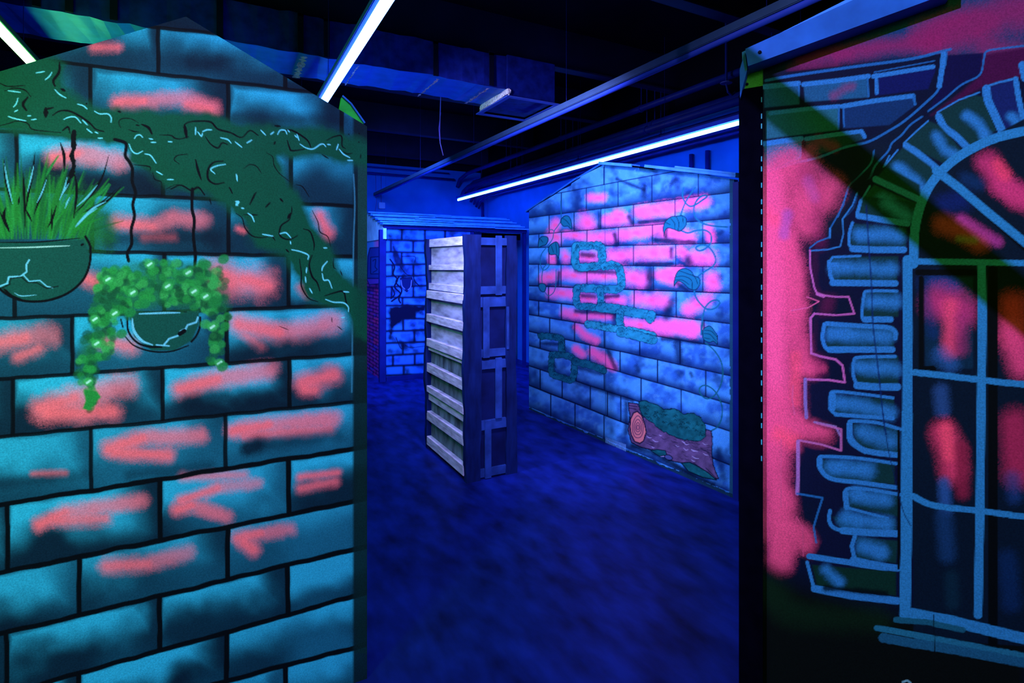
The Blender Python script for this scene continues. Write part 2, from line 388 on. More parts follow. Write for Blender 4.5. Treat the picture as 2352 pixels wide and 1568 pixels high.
# ---- ivy panel (left)
def paint_ivy(cv):
    x, y = cv.x, cv.y; cv.c[:] = BLOCK
    rows = [(20, 115), (127, 223), (300, 352), (434, 474), (573, 590), (731, 700), (871, 813), (1004, 923), (1159, 1030), (1315, 1151), (1456, 1262), (1596, 1369), (1703, 1487), (1850, 1600), (2000, 1720)]
    joints = [[363, 655, 90], [208, 524, 785], [38, 375, 668], [212, 525, 823], [33, 377, 663], [166, 521], [30, 373, 665], [209, 518], [17, 368, 663], [182, 523], [15, 367, 661], [181, 520], [40, 350, 656], [190, 520]]
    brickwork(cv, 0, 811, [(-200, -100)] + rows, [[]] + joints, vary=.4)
    cv.spray([(470, 120), (560, 130)], 60, DARK, .6)
    cv.spray([(440, 140), (500, 145)], 45, DARK, .8)
    # pink spray on single blocks
    for pts, w, op in [([(270, 235), (330, 232), (420, 225), (490, 248)], 34, .8), ([(430, 240), (485, 250)], 30, .7), ([(215, 108), (270, 108)], 26, .6),
                       ([(125, 360), (180, 352), (275, 370)], 42, .8), ([(270, 512), (350, 520), (400, 500), (465, 508)], 36, .75), ([(330, 545), (400, 545)], 22, .4), ([(735, 495), (752, 535)], 32, .75),
                       ([(548, 525), (560, 530)], 18, .6), ([(500, 630), (540, 645), (600, 650)], 66, .85), ([(560, 640), (618, 657)], 34, .7), ([(200, 640), (225, 650)], 40, .7), ([(693, 660), (705, 672)], 26, .6),
                       ([(-20, 790), (60, 775), (115, 770)], 46, .7), ([(40, 820), (90, 800)], 30, .5), ([(550, 745), (640, 762), (700, 757), (765, 740)], 44, .85), ([(565, 770), (600, 795)], 26, .4), ([(235, 785), (300, 795)], 40, .6),
                       ([(95, 940), (170, 915), (290, 885)], 52, .85), ([(110, 950), (260, 945)], 44, .75), ([(412, 893), (500, 870), (620, 850)], 40, .85), ([(695, 880), (765, 860)], 42, .8), ([(700, 895), (720, 895)], 34, .7),
                       ([(250, 1030), (330, 1005), (460, 1000)], 36, .9), ([(265, 1040), (385, 1045)], 34, .85), ([(535, 990), (620, 975), (765, 962)], 36, .95), ([(560, 1000), (760, 985)], 26, .5), ([(75, 1088), (150, 1086)], 16, .5),
                       ([(90, 1205), (150, 1175), (325, 1150)], 34, .85), ([(130, 1195), (240, 1190)], 36, .6), ([(415, 1150), (500, 1120), (590, 1110)], 26, .75), ([(408, 1170), (440, 1160), (520, 1185)], 32, .9), ([(420, 1095), (560, 1090)], 24, .45),
                       ([(690, 1095), (775, 1085)], 20, .65), ([(690, 1122), (770, 1105)], 26, .55), ([(245, 1300), (340, 1295), (430, 1270)], 36, .65), ([(545, 1235), (600, 1225), (665, 1215)], 30, .75), ([(560, 1245), (580, 1262)], 34, .8)]:
        cv.spray(pts, w * 1.2, PINK, op * .8, ns=22, nz=.5); h = max(1, len(pts) - 1); cv.spray(pts[:h + 1][:2], w * .6, (.98, .17, .19), op * .75, ns=14, nz=.6)
    for pts, w, op in [([(250, 548), (500, 545)], 36, .6), ([(240, 500), (250, 560)], 30, .6), ([(480, 540), (500, 560)], 60, .8), ([(560, 800), (780, 790)], 40, .45), ([(430, 925), (650, 905)], 40, .6), ([(570, 1030), (590, 1022)], 40, .9), ([(600, 1020), (780, 1000)], 38, .5),
                       ([(300, 1090), (480, 1070)], 36, .5), ([(0, 1110), (190, 1090)], 34, .5), ([(170, 480), (200, 560)], 44, .5), ([(540, 270), (780, 275)], 34, .6)]:
        cv.spray(pts, w, DARK, op)
    mortar_lines(cv, 0, 811, rows, joints, 9, jw=10)
    mortar_lines(cv, 0, 811, rows[8:], joints[8:], 12, jw=12)
    # right hand border strip and worn edges
    i = np.nonzero(x > 805 + 6 * (vnoise(x, y, 22, 2, 3) - .5))[0]; cv.mix(i, np.clip((x[i] - 808) / 6, 0, 1) * .96, (.002, .014, .02))
    cv.line([(812, 400), (815, 470), (812, 560), (810, 720), (808, 900)], 3, (.05, .4, .6), soft=2, op=.5)
    i = np.nonzero((y > 330) & (y < 700) & (x > 822))[0]; cv.mix(i, np.full(len(i), .5), (.01, .10, .08))
    # ivy mass
    G2 = (0.008, 0.16, 0.07)
    def gcol(i):
        n = vnoise(cv.x[i], cv.y[i], 70, 61, 3)[:, None]; return np.array(GREEN) * (1.15 - n * .5) + np.array((0, .03, .01)) * n
    cv.sheet(0, 0, 1)
    main = [(-60, 120), (120, 130), (148, 150), (142, 200), (165, 218), (210, 243), (300, 252), (400, 262), (480, 262), (545, 288), (640, 292), (740, 296), (800, 316), (860, 330), (860, 380), (790, 376), (730, 356), (640, 362), (655, 420), (690, 460), (720, 520), (760, 570), (790, 640), (850, 690), (850, 780), (815, 770), (795, 715), (750, 700), (705, 690), (680, 640), (655, 590), (590, 565), (560, 510), (515, 470), (478, 450), (430, 432), (385, 430), (345, 395), (300, 370), (285, 335), (220, 322), (130, 318), (60, 300), (-60, 300)]
    cv.fill(main, gcol, soft=16, rough=11, rs=34)
    cv.fill(main, gcol, soft=44, rough=12, rs=30, op=.55)
    i = np.nonzero((x > 795) & (y > 640) & (y < 1500))[0]
    if len(i): cv.mix(i, (sstep(795, 830, x[i]) * .35), (.003, .035, .025))
    # crown of grass above the left hanging pot
    rnd = random.Random(4); cv.sheet(0, 0, 1)
    cv.spray([(-60, 500), (40, 470), (130, 470), (210, 520)], 120, (.008, .16, .03), .9, curve=True)
    for k in range(150):
        bx = rnd.uniform(-60, 200); tx = bx + (bx - 60) * rnd.uniform(.25, .75) + rnd.uniform(-18, 18); ty = 545 - rnd.uniform(60, 210) * (1 - abs(bx - 60) / 330)
        my = (545 + ty) / 2; mx = bx + (tx - bx) * .35
        c = rnd.choice([(.01, .20, .03), (.015, .30, .05), (.005, .12, .03), (.01, .24, .03)])
        cv.line([(bx, 548), (mx, my), (tx, ty)], rnd.uniform(5, 10), c, soft=3, op=.75, taper=.8)
    cv.sheet(0, 300, .4464)
    for p, w in [([(20, 150), (30, 260), (60, 380)], 9), ([(180, 110), (170, 200), (145, 330), (130, 420)], 10), ([(240, 240), (215, 320), (175, 430)], 11), ([(310, 60), (330, 130), (330, 210)], 12), ([(560, 125), (530, 230), (490, 300), (440, 370), (390, 420)], 9),
                 ([(620, 290), (560, 355), (500, 390), (430, 420)], 9), ([(120, 220), (125, 330), (130, 500)], 10), ([(385, 225), (395, 310), (380, 450)], 11), ([(290, 385), (270, 450), (245, 500)], 9), ([(30, 395), (20, 440), (45, 520)], 12), ([(0, 420), (30, 480), (50, 520)], 12),
                 ([(370, 220), (340, 290), (310, 350)], 11), ([(265, 400), (268, 520)], 8), ([(100, 340), (95, 380)], 8), ([(130, 400), (165, 470)], 8), ([(600, 300), (520, 370), (440, 410)], 6)]:
        cv.line(p, w * 1.45, BLK, taper=.8)
    LB = (.10, .62, .80)
    for p, w in [([(22, 170), (40, 270), (65, 375)], 9), ([(175, 175), (160, 240), (140, 320)], 8), ([(240, 250), (215, 320), (190, 370)], 8), ([(345, 240), (330, 300), (305, 360)], 9), ([(500, 280), (450, 340), (395, 390)], 10), ([(545, 365), (480, 400), (410, 470), (390, 495)], 14),
                 ([(360, 340), (345, 370), (335, 400)], 9), ([(500, 400), (440, 440), (390, 490)], 9), ([(355, 270), (320, 330)], 6)]:
        cv.line(p, w, LB, taper=.8, op=.85)
    cv.line([(560, 275), (520, 320), (470, 350), (440, 380)], 16, (.01, .24, .05), taper=.5, soft=3)
    cv.line([(300, 130), (260, 190), (240, 230)], 14, (.01, .24, .05), taper=.5, soft=3)
    # left hanging pot
    POT = (0.004, .085, .065)
    cv.fill([(-80, 575), (200, 570), (430, 560), (462, 640), (455, 720), (400, 800), (320, 855), (220, 878), (100, 875), (20, 830), (-80, 720)], POT, curve=False, soft=3)
    cv.line([(440, 545), (465, 600), (460, 690), (425, 770), (350, 835), (250, 872), (150, 878), (70, 860), (0, 815), (-60, 740)], 13, BLK)
    cv.line([(20, 815), (60, 850), (110, 868)], 14, BLK, taper=.4)
    cv.line([(0, 575), (200, 572), (410, 553)], 8, BLK, taper=.5)
    cv.line([(-20, 603), (150, 600), (280, 595), (360, 592)], 7, (.3, .75, .7), taper=.6)
    cv.line([(150, 665), (135, 690), (138, 725), (105, 750), (45, 752), (38, 785), (0, 800), (-40, 810)], 8, SKY, curve=False)
    cv.line([(120, 742), (150, 775), (205, 770), (240, 800), (270, 808)], 6, SKY, curve=False)
    cv.line([(0, 815), (50, 790), (55, 760), (110, 752), (140, 780), (190, 782), (240, 812), (300, 800)], 5, BLK, curve=False)
    cv.line([(75, 835), (110, 850), (185, 845)], 5, SKY, taper=.6)
    cv.line([(30, 820), (55, 845)], 9, BLK)
    cv.line([(420, 588), (426, 585)], 12, BLK, curve=False)
    # cords
    cv.line([(380, 10), (378, 80), (372, 130), (380, 175), (365, 230)], 26, BLK, rough=3)
    cv.line([(590, 45), (640, 60), (650, 80), (645, 130), (665, 160), (682, 200), (680, 260), (697, 320), (683, 380), (692, 440), (675, 510), (678, 580), (655, 630), (662, 670)], 17, BLK)
    cv.line([(990, 300), (988, 400), (1000, 460), (995, 540), (1005, 640), (1000, 720)], 17, BLK)
    cv.line([(880, 300), (930, 280), (980, 305), (1020, 290), (1052, 330)], 7, BLK)
    # small pot
    cv.fill([(665, 935), (1025, 925), (1022, 1000), (985, 1080), (900, 1130), (780, 1130), (690, 1060)], POT, soft=3)
    cv.line([(655, 960), (660, 1030), (700, 1085), (760, 1110), (830, 1112)], 11, BLK)
    cv.line([(645, 1060), (690, 1105), (780, 1135), (880, 1135), (970, 1105)], 9, BLK, taper=.3)
    cv.line([(1030, 960), (1028, 1010), (1010, 1055), (985, 1085)], 11, BLK)
    cv.line([(680, 965), (690, 1030), (730, 1080), (785, 1102)], 15, SKY, taper=.6)
    cv.line([(718, 942), (850, 937), (925, 935)], 10, SKY, taper=.3); cv.line([(850, 928), (960, 932)], 5, BLK)
    cv.line([(1018, 960), (1010, 985), (965, 1000), (955, 1020), (930, 1030), (915, 1055), (870, 1070), (845, 1100)], 9, SKY, curve=False)
    cv.line([(805, 1102), (870, 1107)], 7, SKY); cv.line([(925, 1045), (948, 1030)], 22, BLK)
    cv.line([(622, 970), (632, 1010)], 8, BLK)
    # trailing succulents
    cl = [(ell(800, 760, 300, 90), 110), (ell(620, 820, 130, 110), 60), (ell(560, 930, 110, 70), 34), (ell(510, 1080, 70, 120, 20), 46), (ell(440, 1230, 55, 80), 22), (ell(460, 1370, 30, 70), 12), (ell(1060, 800, 110, 130), 50), (ell(1110, 960, 70, 120), 28), (ell(1090, 1120, 50, 70), 14), (ell(900, 860, 170, 50), 36)]
    cv.fill([(520, 740), (700, 690), (900, 690), (1100, 700), (1140, 800), (1160, 900), (1050, 925), (850, 900), (720, 925), (600, 960), (560, 1060), (480, 1180), (430, 1300), (400, 1290), (420, 1120), (500, 960), (490, 860)], (.01, .18, .05), soft=30, rough=10, rs=16, op=.85)
    for poly, n in cl:
        cx = sum(p[0] for p in poly) / len(poly); cy = sum(p[1] for p in poly) / len(poly)
        rx = max(p[0] for p in poly) - cx; ry = max(p[1] for p in poly) - cy
        for k in range(n):
            a = rnd.uniform(0, 6.283); r = math.sqrt(rnd.random()); X = cx + rx * r * math.cos(a); Yy = cy + ry * r * math.sin(a); q = rnd.uniform(16, 27)
            if 690 < X < 1015 and Yy > 925: continue
            c = rnd.choice([(.015, .33, .06), (.01, .24, .05), (.006, .13, .05), (.03, .42, .09), (.004, .08, .03)])
            cv.fill(ell(X, Yy, q * 1.1, q * .95, rnd.uniform(-40, 40), 10), c, soft=4, op=.72)
    for X, Yy in [(770, 688), (555, 765), (683, 833), (862, 800), (968, 730), (998, 828), (1058, 853), (590, 940), (488, 970), (497, 1095), (455, 1292), (1093, 1010), (1130, 1195)]:
        cv.fill(ell(X, Yy, 26, 22, 0, 12), (.04, .5, .12), soft=5, op=.8); cv.line([(X - 8, Yy + 5), (X + 9, Yy - 6)], 11, (.35, 1, .75), soft=2)
    cv.fill([(430, 1330), (500, 1340), (520, 1370), (490, 1400), (460, 1440), (425, 1430), (440, 1390)], (.015, .3, .05), soft=4)
    for X, Yy in [(1150, 662), (1145, 1215), (1060, 690), (745, 890), (670, 935), (625, 1045)]: cv.fill(ell(X, Yy, 30, 24, -20, 12), (.01, .25, .06), soft=4, op=.9)
    # dark leaf outlines and bright flecks of the ivy (sheet 1)
    cv.sheet(0, 0, .3188)
    for p, w in [([(430, 450), (425, 520), (385, 580), (395, 620)], 22), ([(0, 600), (60, 622), (180, 615)], 9), ([(35, 655), (100, 635), (180, 650), (225, 700)], 9), ([(200, 700), (165, 750), (190, 795)], 22), ([(330, 780), (330, 840)], 36), ([(320, 790), (385, 775)], 16),
                 ([(380, 830), (430, 800), (500, 800), (580, 840), (650, 890), (690, 930), (750, 948)], 15), ([(870, 920), (855, 880), (880, 855), (940, 855), (1000, 885)], 8), ([(920, 930), (960, 945), (1000, 950)], 9), ([(1020, 895), (1070, 920), (1095, 965)], 20),
                 ([(1150, 972), (1230, 975), (1260, 995), (1300, 1000), (1360, 985)], 10), ([(1340, 970), (1325, 910), (1360, 880), (1440, 872), (1520, 880), (1570, 930), (1660, 955), (1740, 990), (1800, 940), (1860, 975)], 13), ([(1345, 990), (1330, 900)], 26),
                 ([(1480, 985), (1520, 1040), (1570, 1065), (1600, 1030), (1640, 1040)], 13), ([(830, 1010), (900, 1025), (910, 1060), (905, 1110), (925, 1145)], 10), ([(960, 1185), (1075, 1200), (1080, 1235)], 9), ([(1100, 1245), (1115, 1290), (1160, 1310), (1165, 1350)], 9),
                 ([(1350, 1110), (1280, 1120), (1255, 1150), (1290, 1180)], 9), ([(1410, 1150), (1425, 1220), (1450, 1295)], 18), ([(1610, 1160), (1540, 1170), (1500, 1220), (1500, 1290), (1550, 1325), (1615, 1315)], 15), ([(1755, 1215), (1800, 1185), (1850, 1200), (1885, 1250)], 8),
                 ([(1200, 1360), (1270, 1330), (1340, 1350), (1380, 1375), (1430, 1355), (1475, 1400)], 7), ([(1650, 1350), (1675, 1390)], 7), ([(1800, 1475), (1845, 1385)], 8), ([(0, 905), (60, 890), (130, 870), (200, 890), (230, 930), (330, 945), (440, 955)], 9), ([(450, 940), (490, 915), (505, 960)], 14), ([(440, 640), (470, 655)], 20),
                 ([(980, 900), (1005, 905)], 12), ([(850, 800), (870, 808)], 16), ([(620, 745), (628, 750)], 14)]:
        cv.line(p, w, BLK, taper=.5, rough=.4)
    cy_ = (.12, .85, .95)
    for p in [[(60, 653), (145, 665)], [(130, 705), (118, 745), (98, 770)], [(105, 805), (128, 792)], [(60, 838), (110, 855), (185, 870)], [(198, 835), (220, 833)], [(228, 862), (260, 858)], [(375, 520), (355, 550), (325, 575)], [(395, 645), (430, 680), (475, 705)], [(560, 750), (600, 762), (628, 785)],
              [(460, 860), (500, 843), (545, 845), (582, 885)], [(595, 865), (630, 900)], [(625, 928), (662, 957)], [(685, 950), (705, 960)], [(708, 995), (738, 995)], [(680, 800), (720, 820), (775, 820), (800, 845), (800, 882)], [(968, 998), (985, 975), (1010, 972), (1028, 990)], [(930, 1038), (950, 1085), (985, 1107), (1028, 1088)],
              [(1045, 1108), (1085, 1120), (1125, 1175)], [(1128, 1235), (1170, 1258)], [(1205, 1293), (1248, 1293)], [(1090, 1025), (1122, 1025)], [(1075, 998), (1100, 1003)], [(1212, 1020), (1240, 1022)], [(1410, 918), (1408, 970)], [(1425, 950), (1450, 980), (1460, 960)], [(1460, 948), (1490, 935), (1525, 935)],
              [(1590, 992), (1640, 1005), (1665, 1030)], [(1695, 1022), (1742, 1060)], [(1778, 1030), (1815, 1008)], [(1625, 1183), (1560, 1195), (1518, 1220), (1548, 1250)], [(1705, 1258), (1710, 1300)], [(1700, 1450), (1722, 1455), (1700, 1470), (1712, 1480)], [(1740, 1498), (1755, 1500)], [(262, 525), (320, 515)]]:
        cv.line(p, 9, cy_, taper=.35)
    cv.sheet(400, 0, .3188)
    for p, w in [([(780, 950), (830, 935), (890, 960), (960, 1010), (985, 1060)], 14), ([(725, 905), (765, 910)], 16), ([(815, 1010), (830, 1060), (850, 1085), (940, 1075)], 13), ([(665, 1100), (710, 1130), (720, 1190), (760, 1250), (830, 1305)], 7), ([(1100, 1010), (1150, 985), (1205, 980), (1210, 1050), (1235, 1070)], 11), ([(1215, 1090), (1250, 1108), (1285, 1102)], 8),
                 ([(1065, 1112), (1112, 1142)], 9), ([(880, 1330), (925, 1345), (975, 1420)], 8), ([(545, 1475), (592, 1385)], 9), ([(660, 1490), (690, 1460)], 12), ([(765, 1430), (780, 1450)], 14), ([(1345, 1110), (1343, 1140)], 8), ([(720, 1040), (728, 1020)], 14), ([(500, 1545), (600, 1550)], 8)]:
        cv.line(p, w, BLK, taper=.5)
    for p in [[(625, 938), (658, 972)], [(695, 968), (718, 950)], [(745, 968), (765, 938), (800, 940), (812, 965)], [(820, 938), (830, 950)], [(870, 975), (885, 990)], [(885, 968), (900, 1010)], [(908, 1038), (950, 1065), (1000, 1073), (1050, 1042), (1075, 1038), (1092, 1055)], [(1105, 1040), (1125, 1042)],
              [(1183, 1038), (1170, 1078)], [(1190, 1075), (1220, 1110), (1265, 1135)], [(1250, 1155), (1285, 1155)], [(445, 1450), (465, 1452), (445, 1470)]]:
        cv.line(p, 9, cy_, taper=.35)
    for X, Yy in [(1258, 968), (1333, 962), (1331, 1023)]: cv.fill(ell(X, Yy, 5, 5, 0, 8), BLK)
    cv.sheet(400, 300, .4464)
    for p, w in [([(318, 425), (350, 450), (365, 500), (400, 540), (450, 550), (500, 540)], 7), ([(500, 535), (520, 565)], 7), ([(600, 430), (590, 460), (550, 490), (545, 540), (590, 560), (635, 540)], 9), ([(600, 425), (585, 450)], 16), ([(665, 505), (700, 520), (720, 580), (718, 615)], 8), ([(710, 410), (740, 470), (750, 520), (790, 545), (805, 595)], 6),
                 ([(645, 660), (655, 740), (655, 800), (690, 860), (740, 880)], 8), ([(710, 640), (695, 690), (710, 750), (735, 780), (750, 825)], 10), ([(775, 850), (820, 835), (870, 828), (885, 880), (903, 930)], 9), ([(575, 610), (590, 625)], 9), ([(605, 390), (605, 430)], 6), ([(380, 430), (430, 433)], 6), ([(545, 350), (560, 365)], 10), ([(415, 320), (388, 380)], 6),
                 ([(470, 395), (495, 370)], 8), ([(820, 655), (820, 700), (835, 712)], 5), ([(855, 720), (865, 745)], 6), ([(285, 290), (300, 325)], 7), ([(810, 960), (812, 985)], 5), ([(540, 1005), (590, 1025)], 4), ([(840, 1005), (865, 1025)], 5), ([(183, 350), (190, 378)], 7)]:
        cv.line(p, w, BLK, taper=.5)
    for p in [[(455, 533), (508, 542)], [(545, 530), (575, 525), (600, 550)], [(598, 570), (600, 582)], [(605, 612), (650, 622), (690, 640), (688, 662)], [(682, 705), (680, 730)], [(675, 752), (678, 780)], [(697, 812), (710, 835)], [(788, 672), (765, 700), (760, 720)], [(762, 735), (770, 768), (795, 770), (812, 810)], [(770, 603), (785, 603)],
              [(780, 868), (820, 882), (870, 885), (895, 905), (897, 930)], [(872, 828), (898, 830)], [(862, 962), (876, 960)], [(320, 225), (325, 258)], [(380, 425), (400, 440), (412, 468)], [(316, 365), (330, 372), (318, 385)], [(347, 398), (358, 400)]]:
        cv.line(p, 7, cy_, taper=.35)
    cv.sheet(0, 0, 1)
    cv.line([(360, 48), (400, 45), (445, 58)], 7, (.002, .02, .04), rough=2, op=.7)

# ---- moss and pink stone panel
def paint_moss(cv):
    x, y = cv.x, cv.y
    rows = [(456, 370), (500, 442), (539, 502), (569, 558), (607, 613), (656, 673), (688, 743), (722, 800), (761, 862), (793, 927), (840, 990), (884, 1067), (934, 1130)]
    A = lambda *v: [1200 + k * .2551 for k in v]; B = lambda *v: [1200 + k * .2806 for k in v]
    joints = [A(350, 575, 860, 1165, 1585), A(240, 465, 705, 1000, 1375), A(148, 350, 580, 865, 1170, 1620), A(238, 460, 1000, 1380), A(145, 348, 580, 1180, 1625), A(235, 1005, 1385), A(145, 350, 580, 850, 1635),
              A(245, 470) + B(670, 960, 1290), B(145, 345, 550, 800, 1105, 1500), B(230, 440, 670, 970, 1300), B(145, 325, 555, 695, 805), B(232, 430, 668)]
    top = [A(735)]
    B0 = (.05, .36, .92)
    cv.c[:] = B0
    n = vnoise(x, y, 26, 41, 3); n2 = vnoise(x, y, 9, 44, 3); n3 = vnoise(x, y, 30, 48, 3)
    cv.mix(slice(None), sstep(.35, .75, n) * .8, (.012, .10, .50))
    cv.mix(slice(None), sstep(.55, .8, n2) * .25, (.12, .55, .9))
    cv.mix(slice(None), sstep(.50, .88, n3) * .8, (.003, .025, .14))
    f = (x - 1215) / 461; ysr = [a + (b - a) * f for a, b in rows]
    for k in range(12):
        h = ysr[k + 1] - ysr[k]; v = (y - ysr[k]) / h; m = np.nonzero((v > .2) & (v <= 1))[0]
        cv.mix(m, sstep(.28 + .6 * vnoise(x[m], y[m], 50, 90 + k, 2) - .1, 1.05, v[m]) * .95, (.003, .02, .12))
    cv.sheet(1200, 360, .2551)
    PK = (.95, .16, .55); PK2 = (1, .10, .28)
    pk = [([(620, 370), (720, 365)], 80), ([(300, 590), (280, 640)], 80), ([(560, 580), (590, 600)], 140), ([(860, 520), (890, 520)], 90), ([(750, 570), (930, 560)], 90), ([(1060, 500), (1340, 470)], 120), ([(1420, 440), (1640, 400)], 110), ([(280, 710), (300, 730)], 120), ([(390, 700), (540, 715)], 70), ([(610, 720), (790, 725)], 100),
          ([(900, 700), (1130, 670)], 110), ([(1190, 650), (1500, 730)], 120), ([(1680, 640), (1700, 740)], 80), ([(380, 870), (390, 920)], 80), ([(260, 900), (270, 930)], 70), ([(800, 890), (960, 880)], 110), ([(1040, 870), (1310, 860)], 130), ([(1420, 850), (1450, 870)], 90), ([(1550, 900), (1690, 920)], 130), ([(200, 1090), (270, 1070)], 90),
          ([(370, 1050), (530, 1080)], 90), ([(610, 1070), (840, 1070)], 90), ([(930, 1070), (1070, 1110)], 140), ([(1230, 1060), (1400, 1030)], 90), ([(1280, 1080), (1380, 1100)], 100), ([(1700, 1100), (1720, 1150)], 130), ([(260, 1220), (430, 1230)], 90), ([(780, 1270), (900, 1290)], 80), ([(1030, 1280), (1280, 1300)], 120), ([(1500, 1370), (1650, 1290)], 120),
          ([(380, 1400), (560, 1440)], 80), ([(620, 1430), (800, 1440)], 60), ([(930, 1490), (1170, 1530)], 80), ([(1220, 1510), (1500, 1520)], 110), ([(520, 900), (640, 900)], 90), ([(530, 1270), (640, 1280)], 80)]
    for p, w in pk:
        cv.spray(p, w * 1.2, PK, .88, ns=14)
        c = ((p[0][0] + p[-1][0]) / 2, (p[0][1] + p[-1][1]) / 2)
        cv.spray([c, (c[0] + 20, c[1] + 4)], w * .45, PK2, .6, ns=10)
    cv.sheet(1200, 740, .2806)
    for p, w in [([(450, 40), (520, 110), (600, 150)], 70), ([(440, 220), (490, 260)], 70), ([(580, 240), (700, 320), (730, 360)], 90), ([(1110, 50), (1430, 60)], 120), ([(1200, 20), (1400, 100)], 60)]:
        cv.spray(p, w * 1.1, PK, .95, ns=14)
    NV = (.002, .012, .07)
    for p, w in [([(150, 170), (290, 180)], 40), ([(1260, 150), (1290, 310)], 90), ([(1150, 130), (1450, 170)], 50), ([(430, 490), (900, 640)], 40), ([(460, 370), (640, 420)], 50), ([(850, 660), (850, 900)], 50), ([(1600, 1050), (1650, 1280)], 70), ([(930, 360), (950, 400)], 50), ([(1380, 420), (1390, 440)], 40), ([(700, 230), (760, 380)], 40)]:
        cv.spray(p, w, NV, .8, ns=12)
    cv.sheet(1200, 360, .2551)
    for p, w in [([(1150, 1010), (1150, 1190)], 90), ([(480, 1025), (850, 1040)], 50), ([(480, 1390), (830, 1410)], 50), ([(830, 1420), (830, 1540)], 60), ([(1350, 1300), (1300, 1430)], 100), ([(1490, 920), (1500, 960)], 90), ([(850, 200), (1100, 300)], 40), ([(1340, 240), (1380, 200)], 70), ([(1100, 260), (1090, 350)], 70), ([(540, 880), (640, 890)], 60), ([(540, 1250), (650, 1260)], 60),
                 ([(740, 1260), (860, 1250)], 50), ([(1300, 650), (1290, 720)], 40), ([(1400, 1140), (1480, 1200)], 50), ([(310, 900), (320, 960)], 40), ([(330, 1040), (320, 1150)], 40), ([(690, 490), (690, 640)], 40), ([(960, 540), (990, 600)], 50), ([(1050, 590), (1300, 570)], 44), ([(830, 700), (850, 790)], 44), ([(1200, 750), (1540, 770)], 50), ([(1030, 970), (1350, 960)], 44), ([(1340, 830), (1340, 900)], 50)]:
        cv.spray(p, w, NV, .85, ns=12)
    mortar_lines(cv, 1215, 1676, rows[:6], joints[:5], 2.2, (.001, .008, .05), soft=1.2)
    mortar_lines(cv, 1215, 1676, rows[5:12], joints[5:11], 2.8, (.001, .008, .05), soft=1.2)
    mortar_lines(cv, 1215, 1676, [rows[11]], [], 2.8, (.001, .008, .05), soft=1.2)
    for j in B(232, 430, 668):
        cv.sheet(0, 0, 1); k = (j - 1215) / 461; cv.line([(j, 884 + 183 * k), (j, 934 + 196 * k)], 2.6, (.001, .008, .05))
    cv.line([(1387, 384), (1387, 424)], 2.2, (.001, .008, .05)); cv.line([(1389, 380), (1391, 860), (1391, 960)], 1.4, (.001, .02, .10), op=.7, curve=False)
    # moss
    MS = (.012, .27, .40); MSL = (.02, .40, .55)
    def mc(i):
        n = vnoise(cv.x[i], cv.y[i], 12, 61, 3)[:, None]; return np.array(MS) * (.55 + n * .9)
    def moss(pts, w, closed=False, c=mc, o=(.001, .03, .07)):
        w *= 1.12; cv.line(pts, w + 9, o, rough=2.2, rs=5, closed=closed); cv.line(pts, w, c, rough=2.0, rs=5, closed=closed)
        P = cv.T(pts + ([pts[0]] if closed else [])); P = smooth(P, 5); rr = random.Random(len(P)); o2 = cv.o; cv.sheet(0, 0, 1)
        for k in range(len(P) * 2):
            a = rr.choice(P); q = w * o2[2] * .42; X = a[0] + rr.uniform(-q, q); Yy = a[1] + rr.uniform(-q, q); e = rr.uniform(2, 5)
            cv.line([(X, Yy), (X + e * .6, Yy - e * .8), (X + e * 1.3, Yy + rr.uniform(-1, 1))], 1.1, (.001, .035, .08), op=.8)
        cv.sheet(*o2)
    cv.sheet(1200, 360, .2551)
    moss([(485, 800), (600, 800), (700, 805), (715, 880), (705, 970), (600, 990), (490, 985), (475, 890)], 60, True)
    moss([(740, 985), (810, 975), (865, 1000), (888, 1070), (890, 1150), (850, 1190), (740, 1190), (600, 1185), (500, 1185)], 62)
    moss([(490, 1190), (485, 1260), (500, 1335), (600, 1350), (700, 1350), (705, 1270), (700, 1200)], 52)
    moss([(700, 1355), (850, 1370), (1000, 1400), (1160, 1430)], 72)
    moss([(880, 1400), (875, 1470), (885, 1530)], 58)
    moss([(590, 1505), (700, 1525), (850, 1550), (1000, 1570), (1170, 1610)], 55, c=lambda i: np.array(MSL) * (.5 + vnoise(cv.x[i], cv.y[i], 12, 61, 3)[:, None] * .9))
    moss([(1160, 1420), (1150, 1460)], 66)
    cv.sheet(1200, 740, .2806)
    dm = lambda i: np.array((.006, .16, .24)) * (.55 + vnoise(cv.x[i], cv.y[i], 12, 61, 3)[:, None] * .9)
    moss([(800, 80), (900, 100), (1070, 145)], 62, c=mc)
    moss([(150, 112), (240, 118), (310, 135), (320, 200), (325, 250)], 44, c=dm)
    moss([(245, 265), (235, 350), (245, 420), (320, 450), (400, 470), (425, 400), (420, 310), (350, 270)], 42, True, c=dm)
    moss([(430, 320), (550, 350), (660, 390)], 50, c=dm)
    # vines and leaves
    cv.sheet(1200, 360, .2551); VN = (.006, .15, .28)
